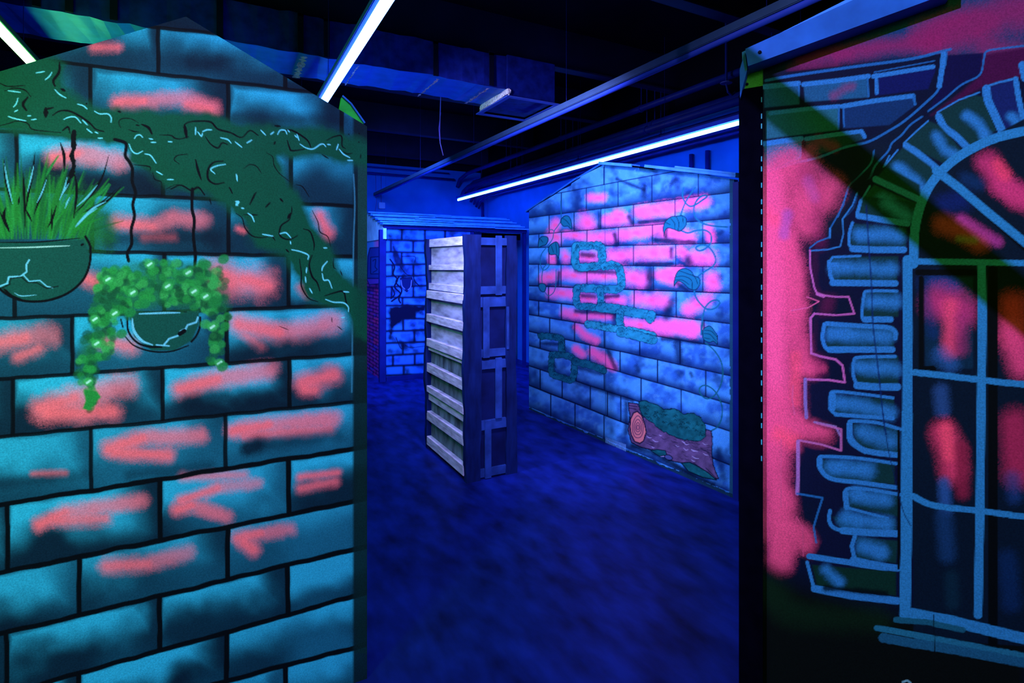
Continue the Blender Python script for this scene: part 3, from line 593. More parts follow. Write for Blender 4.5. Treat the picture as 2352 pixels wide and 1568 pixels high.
    for p, w in [([(1452, 280), (1440, 340), (1465, 410), (1510, 445), (1560, 430), (1620, 390), (1660, 360), (1640, 345), (1590, 370), (1550, 430), (1545, 500), (1570, 560), (1640, 605), (1740, 625), (1845, 632)], 15), ([(1555, 278), (1490, 370), (1450, 450), (1425, 525)], 13), ([(1430, 665), (1490, 685), (1560, 665), (1640, 660), (1690, 690), (1700, 740), (1690, 785), (1640, 830), (1590, 845), (1560, 820), (1600, 795), (1660, 800), (1710, 850), (1740, 920), (1720, 980), (1660, 1020), (1600, 1060), (1575, 1085)], 15),
                 ([(1545, 1200), (1560, 1260), (1600, 1320), (1660, 1370), (1730, 1365), (1775, 1320), (1755, 1290), (1700, 1300), (1650, 1350), (1625, 1430), (1612, 1520), (1610, 1600)], 15), ([(345, 400), (348, 560), (320, 620), (285, 670), (270, 740), (220, 810), (170, 880), (160, 960), (190, 1020), (235, 990), (230, 965), (190, 1000), (175, 1080), (180, 1160)], 8), ([(285, 670), (265, 655), (240, 660)], 8), ([(200, 1215), (235, 1250), (280, 1220), (300, 1150), (303, 1020)], 8)]:
        cv.line(p, w, VN)
    LF = (.006, .17, .30)
    def leaf(pts, veins):
        cv.fill(pts, LF, curve=True, outline=(.001, .02, .06), ow=1.8)
        for v in veins: cv.line(v, 6, (.001, .02, .06), taper=.3)
    leaf([(1275, 712), (1268, 640), (1290, 580), (1340, 540), (1390, 535), (1440, 530), (1475, 560), (1470, 620), (1420, 668), (1370, 655), (1310, 640), (1285, 665)], [[(1330, 548), (1370, 600), (1375, 650)], [(1385, 537), (1410, 600), (1400, 660)], [(1290, 590), (1330, 610)], [(1440, 535), (1450, 600)]])
    leaf([(1365, 1165), (1370, 1100), (1400, 1030), (1460, 1005), (1520, 1030), (1545, 1070), (1590, 1090), (1600, 1140), (1560, 1195), (1500, 1185), (1450, 1140), (1400, 1120)], [[(1380, 1080), (1450, 1075), (1520, 1110), (1530, 1190)], [(1410, 1025), (1480, 1050), (1550, 1080), (1580, 1150)], [(1370, 1110), (1440, 1110), (1500, 1150)]])
    leaf([(1620, 1568), (1640, 1540), (1680, 1522), (1710, 1540), (1730, 1570), (1755, 1610), (1752, 1660), (1755, 1690), (1720, 1660), (1680, 1670), (1630, 1640)], [[(1640, 1560), (1700, 1570), (1750, 1620)], [(1635, 1590), (1690, 1600), (1745, 1660)], [(1640, 1630), (1690, 1640)]])
    leaf([(345, 595), (350, 560), (385, 530), (420, 540), (440, 590), (440, 650), (410, 625), (370, 625)], [[(360, 550), (400, 580), (430, 620)]])
    leaf([(142, 820), (145, 760), (170, 720), (220, 720), (232, 750), (210, 790), (175, 802)], [[(160, 740), (185, 770)]])
    leaf([(325, 915), (300, 880), (250, 880), (232, 840), (250, 795), (300, 765), (325, 790), (332, 850)], [[(300, 770), (310, 870)], [(260, 800), (280, 860)]])
    leaf([(148, 1150), (165, 1140), (200, 1145), (212, 1175), (195, 1215), (165, 1205), (148, 1175)], [])
    cv.sheet(1200, 740, .2806)
    for p, w in [([(1475, 0), (1470, 60)], 10), ([(1500, 170), (1570, 230), (1625, 320), (1640, 420), (1620, 520), (1570, 600), (1510, 625), (1460, 590), (1450, 540), (1490, 515), (1550, 540), (1600, 600), (1635, 700), (1625, 800), (1590, 860), (1550, 885)], 11)]:
        cv.line(p, w, (.005, .13, .17))
    # log
    WD = (.10, .075, .20)
    cv.fill([(865, 655), (940, 665), (960, 700), (1100, 800), (1300, 860), (1510, 880), (1545, 890), (1555, 950), (1550, 1080), (1560, 1160), (1605, 1280), (1540, 1270), (1440, 1200), (1300, 1150), (1200, 1130), (1100, 1050), (960, 1020), (890, 980), (865, 880), (880, 760)], lambda i: np.array(WD) * (.5 + vnoise(cv.x[i], cv.y[i], 10, 8, 3)[:, None]), outline=(.001, .006, .03), ow=2.5, rough=1.2, rs=6)
    cv.spray([(900, 1010), (1100, 1080), (1300, 1200), (1560, 1330)], 45, (.001, .006, .02), .85, ns=10)
    rr = random.Random(9)
    for k in range(46):
        t = rr.random(); X = 1010 + t * 530; Yy = 880 + t * 90 + rr.uniform(20, 190); e = rr.uniform(20, 60)
        cv.line([(X, Yy), (X + e * .5, Yy + e * .3 + rr.uniform(-6, 6)), (X + e, Yy + e * .35)], 5, (.002, .008, .03) if k % 3 else (.45, .5, .95), taper=.5, op=.85)
    for X in range(1460, 1545, 18): cv.line([(X - 20, 1010 + X * .02), (1548, 1020 + (X - 1460) * 1.6)], 4, (.002, .008, .04), op=.8)
    for p in [[(870, 680), (940, 690)], [(870, 700), (930, 712)], [(1500, 1190), (1580, 1270)], [(1400, 1150), (1540, 1250)]]: cv.line(p, 6, (.002, .008, .04))
    mg = lambda i: np.array((.006, .14, .17)) * (.35 + vnoise(cv.x[i], cv.y[i], 9, 3, 3)[:, None] * 1.1)
    cv.fill([(950, 650), (1010, 645), (1100, 670), (1160, 715), (1250, 705), (1320, 750), (1400, 745), (1460, 780), (1500, 850), (1500, 940), (1450, 970), (1330, 965), (1230, 930), (1130, 880), (1050, 810), (980, 770)], mg, rough=3, rs=6, outline=(.001, .02, .04), ow=2)
    for k in range(60):
        t = rr.random(); X = 980 + t * 500; Yy = 680 + t * 160 + rr.uniform(0, 110); e = rr.uniform(10, 26)
        cv.line([(X, Yy), (X + e * .4, Yy - e * .5), (X + e, Yy)], 5, (.001, .02, .03), op=.85)
    cv.fill([(1050, 1050), (1100, 1040), (1170, 1050), (1180, 1085), (1120, 1095)], mg, outline=(.001, .01, .03), ow=2)
    cv.fill([(1300, 1150), (1370, 1145), (1440, 1180), (1520, 1230), (1590, 1290), (1480, 1270), (1360, 1220)], mg, outline=(.001, .01, .03), ow=2.5)
    cv.fill(ell(1195, 1105, 34, 20, 20), (.05, .09, .3), outline=(.001, .01, .03), ow=2)
    OR = (.62, .22, .24)
    cv.fill([(910, 740), (940, 728), (975, 760), (1000, 830), (1015, 900), (990, 970), (960, 992), (920, 975), (890, 920), (880, 850), (885, 790)], OR, outline=(.001, .008, .04), ow=2.8, rough=.6)
    for q in (.72, .5, .3, .15): cv.line([(945 + 62 * q * math.cos(a), 860 + 125 * q * math.sin(a) * (1 + .06 * math.sin(3 * a))) for a in [k * .524 for k in range(13)]], 6, (.03, .02, .10))
    # right and bottom borders
    cv.sheet(0, 0, 1)
    i = np.nonzero(x > 1676 + 4 * (vnoise(x, y, 12, 2, 2) - .5))[0]; cv.mix(i, np.full(len(i), .96), (.008, .07, .14))
    bt = 936 + (x - 1215) * .425 + (vnoise(x, y, 14, 2, 3) - .5) * 10
    i = np.nonzero(y > bt)[0]; cv.mix(i, np.full(len(i), .96), (.004, .03, .06))
    for k in range(14): X = 1392 + k * 3.4; cv.line([(X, 1005 + k * 1.2), (X, 1012 + k * 1.5 + rr.uniform(2, 12))], 1.8, (.12, .4, .85))

# ---- arched window panel (right)
def paint_window(cv):
    x, y = cv.x, cv.y; L1 = (.022, .25, .66); L2 = (.012, .17, .50); DG = (.004, .045, .05); NAVY = (.002, .008, .035); MG = (.24, .02, .13)
    n = vnoise(x, y, 120, 1, 3)
    cv.mix(slice(None), np.ones(len(x)), NAVY)
    cv.mix(slice(None), sstep(.4, .9, n) * .5, (.003, .02, .03))
    PKW = (.78, .10, .27)
    # top sky wash and magenta
    cv.sheet(1660, 0, .3189)
    cv.fill([(100, 300), (900, -600), (2600, -900), (2600, 500), (1600, 400), (300, 470)], (.006, .05, .16), soft=30)
    cv.spray([(1000, 170), (1500, 90), (1900, -100)], 260, (.004, .06, .17), .9, ns=60)
    for p, w, o in [([(560, 400), (900, 370), (1200, 330), (1550, 300)], 150, .85), ([(1500, 270), (1800, 170), (2170, 80), (2700, 0)], 300, .85), ([(1900, 330), (2200, 400), (2700, 300)], 240, .6), ([(820, 400), (920, 390)], 90, .6), ([(1400, 250), (1700, 130)], 140, .5), ([(500, 500), (800, 470)], 90, .35)]:
        cv.spray(p, w, MG, o, ns=50)
    cv.fill([(330, 530), (900, 470), (1560, 385), (1620, 380), (1560, 640), (1400, 800), (1200, 900), (980, 960), (300, 1000), (290, 560)], NAVY, soft=4)
    cv.fill([(1600, 400), (1880, 380), (1860, 520), (1620, 700), (1480, 800), (1560, 640)], (.004, .006, .06), soft=4)
    cv.fill([(1880, 390), (2170, 340), (2800, 250), (2800, 560), (2100, 560), (1850, 640), (1500, 830), (1700, 680), (1860, 540)], (.05, .006, .06), soft=10)
    # blocks top left
    TB = (.010, .12, .27)
    for poly, c in [([(298, 605), (548, 590), (552, 750), (300, 775)], TB), ([(582, 590), (1048, 540), (1050, 700), (592, 735)], TB), ([(1092, 540), (1515, 480), (1535, 500), (1480, 640), (1095, 690)], (.003, .01, .11)), ([(315, 800), (838, 755), (835, 935), (310, 1000)], (.012, .15, .22)),  # last block here has the teal light on it put into its colour
                    ([(868, 765), (1375, 695), (1385, 760), (1200, 900), (865, 925)], (.004, .04, .15)), ([(298, 1020), (565, 990), (568, 1150), (300, 1240)], (.012, .17, .32)), ([(598, 985), (1000, 950), (1020, 1000), (700, 1110), (600, 1130)], (.006, .05, .07))]:
        cv.fill(poly, c, soft=3)
    cv.spray([(800, 690), (880, 640), (930, 620)], 80, MG, .5); cv.spray([(380, 1190), (500, 1110)], 100, (.3, .05, .25), .5); cv.spray([(620, 1090), (700, 1010), (800, 1060)], 90, (.3, .04, .1), .5)
    for p, w in [([(310, 580), (500, 545), (950, 480), (1350, 425), (1560, 375), (1640, 355)], 20), ([(300, 625), (545, 600)], 36), ([(550, 605), (548, 690)], 14), ([(582, 608), (830, 580), (1050, 548)], 34), ([(1045, 560), (1050, 695)], 12), ([(1085, 550), (1300, 515), (1515, 480)], 32), ([(1105, 540), (1110, 670)], 26), ([(1090, 520), (1525, 438)], 8),
                 ([(345, 815), (600, 785), (838, 765)], 30), ([(838, 770), (832, 930)], 12), ([(862, 765), (1100, 725), (1370, 690)], 34), ([(1375, 690), (1385, 750)], 20), ([(868, 780), (875, 910)], 12), ([(298, 1035), (430, 1015), (565, 998)], 36), ([(562, 1010), (560, 1130), (430, 1190), (305, 1245)], 11), ([(600, 1000), (800, 970), (1000, 945), (1022, 985)], 30),
                 ([(305, 1245), (500, 1180), (700, 1130), (880, 1060), (1050, 1020), (1200, 940), (1310, 870), (1450, 750), (1550, 650), (1560, 570), (1600, 470), (1610, 380)], 17), ([(1590, 390), (1580, 490), (1560, 620)], 38), ([(1480, 800), (1600, 710), (1720, 610), (1850, 540), (1880, 430), (1900, 370), (2000, 350), (2170, 330)], 14),
                 ([(1435, 840), (1350, 900), (1290, 970), (1220, 1030), (1190, 1090), (1100, 1190), (1060, 1280), (1000, 1330), (970, 1400), (940, 1500), (870, 1568)], 14), ([(1090, 1085), (1070, 1170), (1010, 1240), (960, 1290), (910, 1340), (880, 1430), (830, 1560)], 12)]:
        cv.line(p, w, L1 if w > 22 else L2, curve=len(p) > 4, op=.95)
    # pink column
    cv.sheet(1660, 450, .3507)
    for p, w, o in [([(330, -120), (330, 600), (360, 1100), (380, 1560)], 330, 1), ([(480, -160), (560, -60), (640, -20)], 300, .9), ([(520, 60), (560, 200)], 200, .8), ([(420, 300), (480, 600), (470, 900), (560, 1130)], 160, .9), ([(500, 1120), (650, 1130)], 70, .7), ([(300, 1480), (640, 1500)], 160, .85), ([(240, -60), (240, 1568)], 140, .8)]:
        cv.spray(p, w, PKW, o, ns=60)
    for p, w, o in [([(520, -150), (640, -40), (600, 150), (640, 300), (620, 620), (700, 640), (620, 1000), (640, 1150)], 110, .35)]: cv.spray(p, w, (.22, .015, .12), o, ns=50, nz=.3)
    cv.spray([(330, -120), (340, 600), (350, 1200)], 170, (.85, .12, .33), .7, ns=70, nz=.4)
    cv.spray([(420, 120), (400, 250)], 80, (.35, .12, .55), .55); cv.spray([(560, -100), (600, 0)], 90, (.45, .12, .5), .4)
    cv.spray([(300, 120), (330, 160)], 110, (1, .10, .22), .5); cv.spray([(480, 1050), (480, 1350)], 90, (1, .12, .22), .5)
    cv.sheet(1660, 950, .3941)
    for p, w, o in [([(300, 0), (320, 400), (340, 860)], 170, .9), ([(420, 80), (590, 110)], 160, .85), ([(440, 200), (560, 200)], 60, .6), ([(340, 640), (460, 700), (520, 780)], 130, .8), ([(250, 0), (250, 700)], 120, .5), ([(360, 500), (400, 760)], 150, .6)]:
        cv.spray(p, w, PKW, o, ns=50)
    cv.spray([(330, 120), (400, 150)], 120, (1, .11, .2), .6)
    # dark field round the stones
    cv.sheet(1660, 450, .3507)
    D2 = (.003, .008, .04)
    cv.fill([(830, -120), (860, 20), (800, 130), (780, 330), (600, 350), (600, 600), (640, 650), (840, 655), (865, 770), (600, 775), (585, 1040), (740, 1070), (790, 1110), (800, 1210), (550, 1200), (545, 1430), (560, 1470), (760, 1520), (780, 1700), (1300, 1700), (1300, -200)], D2, soft=26, rough=3)
    cv.sheet(1660, 950, .3941)
    cv.fill([(560, 50), (690, 90), (695, 210), (450, 160), (440, 460), (580, 490), (545, 600), (545, 750), (505, 830), (505, 960), (1040, 1100), (1100, 1000), (1100, 0), (560, 0)], D2, soft=26, rough=3)
    cv.fill([(250, 900), (480, 1000), (1000, 1150), (1800, 1300), (1800, 3000), (100, 3000), (150, 950)], (.002, .006, .006), soft=60)
    cv.spray([(250, 1000), (400, 1150), (700, 1200), (900, 1200)], 200, (.004, .03, .012), .6, ns=60)
    cv.sheet(1660, 450, .3507)
    PL = (.50, .16, .55)
    for p, w, c in [([(810, -20), (790, 60), (740, 150), (705, 210), (700, 270), (620, 300), (570, 340)], 10, L2), ([(880, -20), (850, 60), (785, 150), (790, 250), (770, 330), (690, 350), (580, 358)], 10, L1), ([(570, 355), (575, 480), (600, 600), (620, 645), (740, 660), (825, 660), (862, 770), (740, 780), (600, 770)], 12, PL), ([(600, 770), (575, 800), (580, 1030), (640, 1050), (740, 1070), (785, 1110), (800, 1220), (700, 1205), (540, 1200)], 15, PL),
                    ([(540, 1200), (540, 1330), (548, 1450)], 22, (.2, .2, .6)), ([(460, 1240), (455, 1330), (470, 1430)], 8, (.6, .12, .3)), ([(550, 660), (632, 690), (560, 730), (450, 750)], 7, (.7, .15, .4)), ([(600, 1480), (740, 1510), (770, 1568)], 14, (.25, .22, .6)), ([(620, 640), (660, 655)], 22, PL), ([(703, 215), (702, 270)], 16, L1)]:
        cv.line(p, w, c, curve=False, op=.9)
    cv.sheet(1660, 950, .3941)
    for p, w, c in [([(550, 55), (690, 90), (690, 215), (580, 180), (450, 155)], 12, (.45, .17, .5)), ([(440, 160), (440, 300), (435, 465)], 22, (.35, .2, .6)), ([(435, 465), (582, 490), (550, 590), (530, 660), (545, 750)], 12, L2), ([(340, 150), (340, 540)], 8, (.6, .1, .25)), ([(430, 600), (465, 660), (470, 830)], 6, (.6, .1, .25))]:
        cv.line(p, w, c, curve=False, op=.9)
    # arch stones
    def stone(poly, glow=None, ol=None, w=30, dark=DG):
        cv.fill(poly, dark, soft=4, curve=False)
        if glow: cv.spray(glow, glow_w[0], L1, .95, ns=24, grain=.2)
        for p, ww in (ol or []): cv.line(p, ww, L1, curve=len(p) > 3)
    glow_w = [90]
    cv.sheet(1660, 0, .3189)
    stone([(1540, 820), (1800, 680), (1880, 700), (1970, 940), (1780, 1050), (1640, 920)], [(1760, 830), (1850, 900), (1890, 970)], [([(1545, 810), (1700, 720), (1850, 665)], 12), ([(1555, 840), (1600, 920), (1680, 980), (1760, 1060)], 52)])
    stone([(1880, 640), (2110, 565), (2170, 880), (2000, 940)], [(2080, 840), (2120, 880)], [([(1885, 625), (2000, 590), (2110, 565)], 16), ([(1900, 640), (1910, 720), (1960, 830), (2010, 940)], 60), ([(2110, 570), (2130, 700), (2170, 880)], 40)], dark=(.006, .02, .14))
    stone([(2170, 480), (2500, 400), (2550, 800), (2200, 880)], [(2300, 700), (2350, 760)], [([(2160, 470), (2180, 560)], 60), ([(2300, 450), (2320, 850)], 50)], dark=(.006, .02, .12))
    stone([(1300, 1040), (1480, 870), (1560, 900), (1720, 1080), (1600, 1180), (1440, 1100)], [(1540, 980), (1600, 1080), (1680, 1120)], [([(1305, 1030), (1400, 940), (1480, 870)], 12), ([(1320, 1050), (1400, 1100), (1500, 1180), (1560, 1230)], 50)])
    glow_w[0] = 110
    stone([(1180, 1190), (1300, 1060), (1500, 1200), (1520, 1280), (1420, 1400), (1250, 1300)], [(1260, 1210), (1380, 1300), (1420, 1350)], [([(1170, 1190), (1260, 1080)], 12), ([(1200, 1120), (1160, 1200)], 10)])
    stone([(1090, 1300), (1180, 1200), (1420, 1330), (1420, 1420)], None, [([(1100, 1290), (1250, 1360), (1420, 1440)], 46)])
    stone([(1000, 1440), (1090, 1330), (1400, 1470), (1350, 1568), (1050, 1568), (960, 1500)], [(1150, 1440), (1250, 1500)], [([(1060, 1340), (1000, 1440), (965, 1530)], 14), ([(975, 1530), (1150, 1560)], 36)], dark=(.006, .07, .06))
    cv.sheet(1660, 450, .3507)
    glow_w[0] = 110
    stone([(900, 30), (930, 0), (1280, 40), (1250, 180), (1080, 150), (880, 130)], [(1080, 50), (1200, 130)], [([(905, 30), (880, 120)], 22), ([(890, 130), (1040, 155), (1210, 180)], 40)])
    stone([(860, 180), (1200, 210), (1200, 340), (870, 340), (830, 300)], [(900, 250), (1150, 260)], [([(850, 175), (830, 240), (830, 320), (870, 345)], 20), ([(850, 345), (1000, 352), (1185, 352)], 44)])
    stone([(700, 400), (1150, 395), (1140, 560), (720, 570)], [(740, 470), (1100, 480)], [([(700, 430), (720, 400), (900, 392)], 16), ([(695, 430), (705, 520), (725, 570)], 26), ([(720, 568), (900, 570), (1130, 572)], 42), ([(700, 450), (750, 450)], 30)])
    stone([(930, 620), (1150, 620), (1150, 790), (920, 790)], [(970, 690), (1130, 700)], [([(1140, 622), (960, 622), (925, 650), (915, 800), (960, 815)], 20), ([(930, 808), (1100, 808)], 40)])
    stone([(680, 840), (1120, 850), (1120, 1000), (680, 1000)], [(720, 900), (1080, 920)], [([(680, 835), (900, 850), (1080, 860), (1130, 890), (1130, 930)], 30), ([(665, 840), (655, 940), (700, 1010), (850, 1010), (1110, 1005)], 26), ([(700, 1005), (1110, 1005)], 42)])
    stone([(870, 1060), (1150, 1050), (1150, 1240), (880, 1230)], [(900, 1120), (1130, 1130)], [([(1130, 1050), (900, 1055), (860, 1080), (855, 1170), (880, 1240)], 22), ([(880, 1240), (1000, 1250), (1145, 1250)], 48)])
    stone([(720, 1310), (1120, 1330), (1130, 1440), (740, 1420)], [(770, 1350), (1000, 1400), (1100, 1420)], [([(1115, 1322), (900, 1295), (740, 1280), (705, 1300), (710, 1400), (750, 1430)], 20), ([(720, 1310), (715, 1390)], 46), ([(740, 1430), (900, 1442), (1115, 1455)], 26)])
    cv.sheet(1660, 950, .3941)
    stone([(760, 60), (1020, 80), (1030, 230), (900, 230), (780, 170)], [(820, 110), (980, 160)], [([(1035, 90), (900, 52), (760, 42), (735, 60), (740, 160), (830, 225)], 20), ([(740, 60), (745, 140), (800, 200), (880, 225), (1015, 240)], 34)])
    stone([(580, 270), (1000, 290), (1000, 410), (640, 380), (580, 330)], [(640, 310), (850, 330)], [([(1010, 290), (800, 260), (600, 248), (560, 260), (565, 320), (620, 375)], 20), ([(570, 270), (575, 330), (640, 380), (800, 400), (1010, 430)], 26)])
    stone([(730, 450), (1020, 470), (1020, 600), (740, 540)], [(780, 470), (950, 500)], [([(1030, 470), (850, 440), (740, 435), (712, 460), (715, 540)], 20), ([(715, 460), (722, 545)], 32), ([(720, 545), (850, 580), (960, 608)], 16)])
    stone([(640, 600), (1010, 610), (1010, 690), (700, 680)], [(720, 610), (950, 640)], [([(625, 565), (620, 620), (650, 665), (740, 685), (1000, 705)], 22), ([(700, 680), (850, 692), (1010, 698)], 42)])
    stone([(780, 720), (1020, 740), (1010, 870), (780, 840)], [(820, 770), (920, 800)], [([(770, 715), (752, 770), (770, 850)], 24), ([(760, 850), (870, 875), (1020, 900)], 38)])
    glow_w[0] = 80
    stone([(520, 880), (1010, 920), (1010, 1060), (550, 1000)], [(600, 910), (680, 980)], [([(505, 830), (700, 860), (880, 890), (1000, 900)], 34), ([(492, 865), (530, 1010)], 20), ([(535, 1018), (750, 1060), (1018, 1090)], 44)], dark=(.003, .035, .025))
    cv.spray([(600, 1015), (950, 1045)], 40, (.001, .006, .01), .9)
    # glass
    cv.sheet(1660, 450, .3507); GL = (.002, .012, .03)
    cv.fill([(1250, 420), (1260, 200), (1340, 0), (1600, -300), (2000, -520), (2800, -560), (2800, 3000), (1250, 2900)], GL, soft=3)
    cv.fill([(1320, 540), (1640, 530), (1640, 1130), (1325, 1130)], (.003, .03, .07), soft=4)
    for p, w, c, o in [([(1390, 560), (1500, 590)], 130, (.01, .06, .28), .8), ([(1420, 700), (1500, 720), (1560, 760)], 230, (.55, .05, .24), .9), ([(1490, 720), (1500, 860), (1485, 1010)], 120, (.85, .09, .22), .85), ([(1430, 1040), (1490, 1100)], 130, (.02, .14, .45), .7), ([(1430, 1280), (1440, 1400)], 110, (.02, .10, .32), .8), ([(1560, 800), (1560, 1000)], 110, (.35, .04, .2), .6), ([(1300, 560), (1380, 900)], 90, (.006, .04, .2), .5),
                       ([(1440, 180), (1550, 220), (1680, 300)], 150, (.5, .07, .09), .85), ([(1560, 150), (1800, 300)], 80, (.5, .06, .4), .7), ([(1550, 280), (1650, 290)], 60, (.1, .3, .08), .5), ([(1440, 60), (1560, 30)], 160, (.004, .02, .16), .8),
                       ([(1900, 720), (1920, 900)], 210, (.6, .05, .1), .9), ([(1890, 900), (1960, 1100)], 200, (.75, .08, .26), .9), ([(2050, 700), (2080, 1100)], 200, (.5, .05, .2), .7), ([(1850, -60), (1950, 0), (2050, 60)], 160, (.7, .06, .26), .9)]:
        cv.spray(p, w * 1.05, c, o, ns=60, nz=.28)
    cv.sheet(1660, 0, .3189)
    cv.spray([(1900, 1180), (1980, 1290), (2120, 1420)], 190, (.6, .05, .22), .9, ns=50); cv.spray([(1980, 1180), (2030, 1260)], 110, (.95, .08, .2), .7, ns=40)
    cv.spray([(1740, 1280), (1850, 1330)], 120, (.004, .04, .15), .7)
    cv.sheet(1660, 950, .3941)
    for p, w, c, o in [([(1290, 120), (1320, 200), (1340, 330)], 170, (.65, .06, .17), .95), ([(1300, 90), (1320, 240)], 90, (.95, .1, .2), .8), ([(1390, 200), (1400, 460)], 90, (.25, .02, .07), .8), ([(1290, 400), (1300, 560)], 80, (.02, .12, .4), .85), ([(1290, 600), (1310, 820)], 110, (.006, .05, .16), .9), ([(1330, 950), (1340, 1100)], 90, (.003, .03, .06), .8),
                       ([(1700, 60), (1720, 350)], 190, (.4, .03, .12), .85), ([(1690, 380), (1700, 480)], 110, (.01, .06, .25), .7), ([(1660, 850), (1680, 1100)], 130, (.003, .03, .12), .8)]:
        cv.spray(p, w * 1.05, c, o, ns=60, nz=.28)
    # glazing bars and frame
    FR = (.020, .27, .62)
    cv.sheet(1660, 450, .3507)
    cv.line([(1300, 540), (1300, 1130), (1380, 1130)], 36, BLK, curve=False); cv.line([(1280, 500), (1660, 500)], 40, BLK); cv.line([(1770, 480), (1770, 3000)], 60, BLK)
    cv.line([(1245, 428), (1600, 432), (2000, 440), (2600, 450)], 40, FR, curve=False)
    cv.line([(1695, 450), (1700, 800), (1695, 1200), (1690, 1568), (1684, 2100), (1672, 2740)], 58, FR, curve=False)
    cv.line([(1210, 420), (1212, 900), (1208, 1568)], 66, FR, curve=False)
    cv.line([(1260, 1155), (1450, 1175), (1700, 1205), (2000, 1235), (2600, 1270)], 42, FR, rough=1)
    cv.sheet(1660, 0, .3189)
    cv.line([(1375, 1900), (1380, 1700), (1400, 1568), (1440, 1440), (1510, 1310), (1620, 1190), (1760, 1090), (1950, 1000), (2170, 945), (2500, 900), (2900, 930)], 66, FR)
    cv.line([(1680, 1340), (2300, 1880)], 60, BLK); cv.line([(1540, 1230), (1700, 1350), (1900, 1520), (2170, 1740), (2500, 1990)], 62, FR, curve=False)
    cv.sheet(1660, 950, .3941)
    cv.line([(1105, 0), (1100, 400), (1095, 700), (1085, 1150)], 10, BLK, curve=False)
    cv.line([(1075, 0), (1072, 400), (1070, 750), (1062, 1170)], 66, FR, curve=False)
    cv.line([(1025, 100), (1025, 900)], 14, BLK, curve=False)
    cv.line([(1110, 480), (1200, 525), (1300, 545), (1500, 565), (1756, 600), (2100, 640)], 36, FR, rough=1)
    cv.line([(1100, 1165), (1300, 1200), (1756, 1310), (2300, 1450)], 66, FR, curve=False, rough=.8)
    cv.line([(1010, 1200), (1200, 1215), (1400, 1260)], 34, (.008, .13, .22), curve=False, rough=1)
    cv.line([(900, 1248), (1100, 1285), (1756, 1410), (2300, 1530)], 36, (.012, .19, .33), curve=False, rough=1)
    cv.line([(935, 1305), (1100, 1335), (1300, 1365), (1756, 1450), (2300, 1570)], 56, (.009, .12, .24), curve=False, rough=1.2)
    cv.line([(1230, 1170), (1236, 1390)], 5, BLK, curve=False)
    cv.line([(1050, 1562), (1075, 1555), (1095, 1568)], 12, (.15, .5, .6))
    cv.line([(935, 0), (960, 180), (990, 320), (1050, 560), (1095, 650)], 6, (.002, .02, .10), op=.8)
    cv.sheet(1660, 450, .3507)
    cv.line([(940, 60), (955, 300), (975, 600), (985, 850), (1020, 1150), (1055, 1480), (1070, 1560)], 10, (.002, .02, .14), op=.8)
    # left edge seam
    cv.sheet(0, 0, 1)
    cv.fill([(1700, 100), (1752, 100), (1752, 205), (1700, 205)], (.05, .35, .05), soft=2)

# ---- cabin
def paint_creeper(cv):
    x, y = cv.x, cv.y; cv.c[:] = (.02, .15, .75)
    n = vnoise(x, y, 14, 4, 3); cv.mix(slice(None), sstep(.45, .75, n) * .7, (.006, .04, .35))
    cv.sheet(820, 400, .3316); K = (.001, .004, .03)
    rows = [(365, 372), (455, 460), (540, 542), (628, 622), (705, 700), (780, 770), (855, 850), (910, 910), (1000, 1000), (1088, 1078), (1170, 1160), (1255, 1240), (1330, 1318), (1395, 1385)]
    js = [[310, 470, 610], [235, 388], [310], [245, 390], [315], [240, 390], [315], [400], [320], [397], [318], [250, 400], [325]]
    T = lambda r: [(400 + a * .3316, 400 + b * .3316) for a, b in r]
    R = T(rows); J = [[820 + j * .3316 for j in r] for r in js]
    ysr = brickwork(cv, 820 + 225 * .3316, 820 + 470 * .3316, R, J, shade=False, vary=.3)
    mortar_lines(cv, 820 + 225 * .3316, 820 + 470 * .3316, R, J, 5.5, K, soft=3.5)
    rr = random.Random(3)
    for k in range(110):
        X = rr.uniform(220, 760); Yy = rr.uniform(370, 1390); cv.spray([(X, Yy), (X + 10, Yy + 5)], rr.uniform(30, 60), K, .7, ns=8)
    cv.fill([(240, 455), (275, 520), (330, 640), (300, 660), (250, 600)], K, soft=6, rough=3, op=.9)
    cv.fill([(225, 920), (330, 905), (470, 915), (470, 945), (400, 960), (400, 1000), (320, 1005), (260, 1060), (225, 1150)], K, soft=6, rough=3)
    for p, w in [([(230, 590), (260, 640), (250, 690), (280, 730), (260, 780), (300, 830), (240, 880)], 12), ([(300, 640), (340, 690), (370, 700)], 6), ([(290, 710), (270, 750), (310, 800), (290, 860), (300, 890)], 12), ([(390, 700), (400, 740), (430, 770)], 8), ([(240, 780), (260, 830), (235, 860)], 10), ([(330, 1180), (370, 1200), (470, 1190)], 4), ([(310, 570), (400, 570), (400, 610)], 5), ([(270, 1130), (300, 1200), (320, 1210)], 5)]: cv.line(p, w, K)
    cv.fill([(300, 720), (380, 715), (385, 770), (345, 815), (305, 780)], (.002, .01, .09), outline=K, ow=2)
    cv.line([(305, 735), (312, 775), (330, 795)], 5, (.1, .2, .9)); cv.line([(378, 735), (372, 780), (355, 800)], 5, (.1, .2, .9))

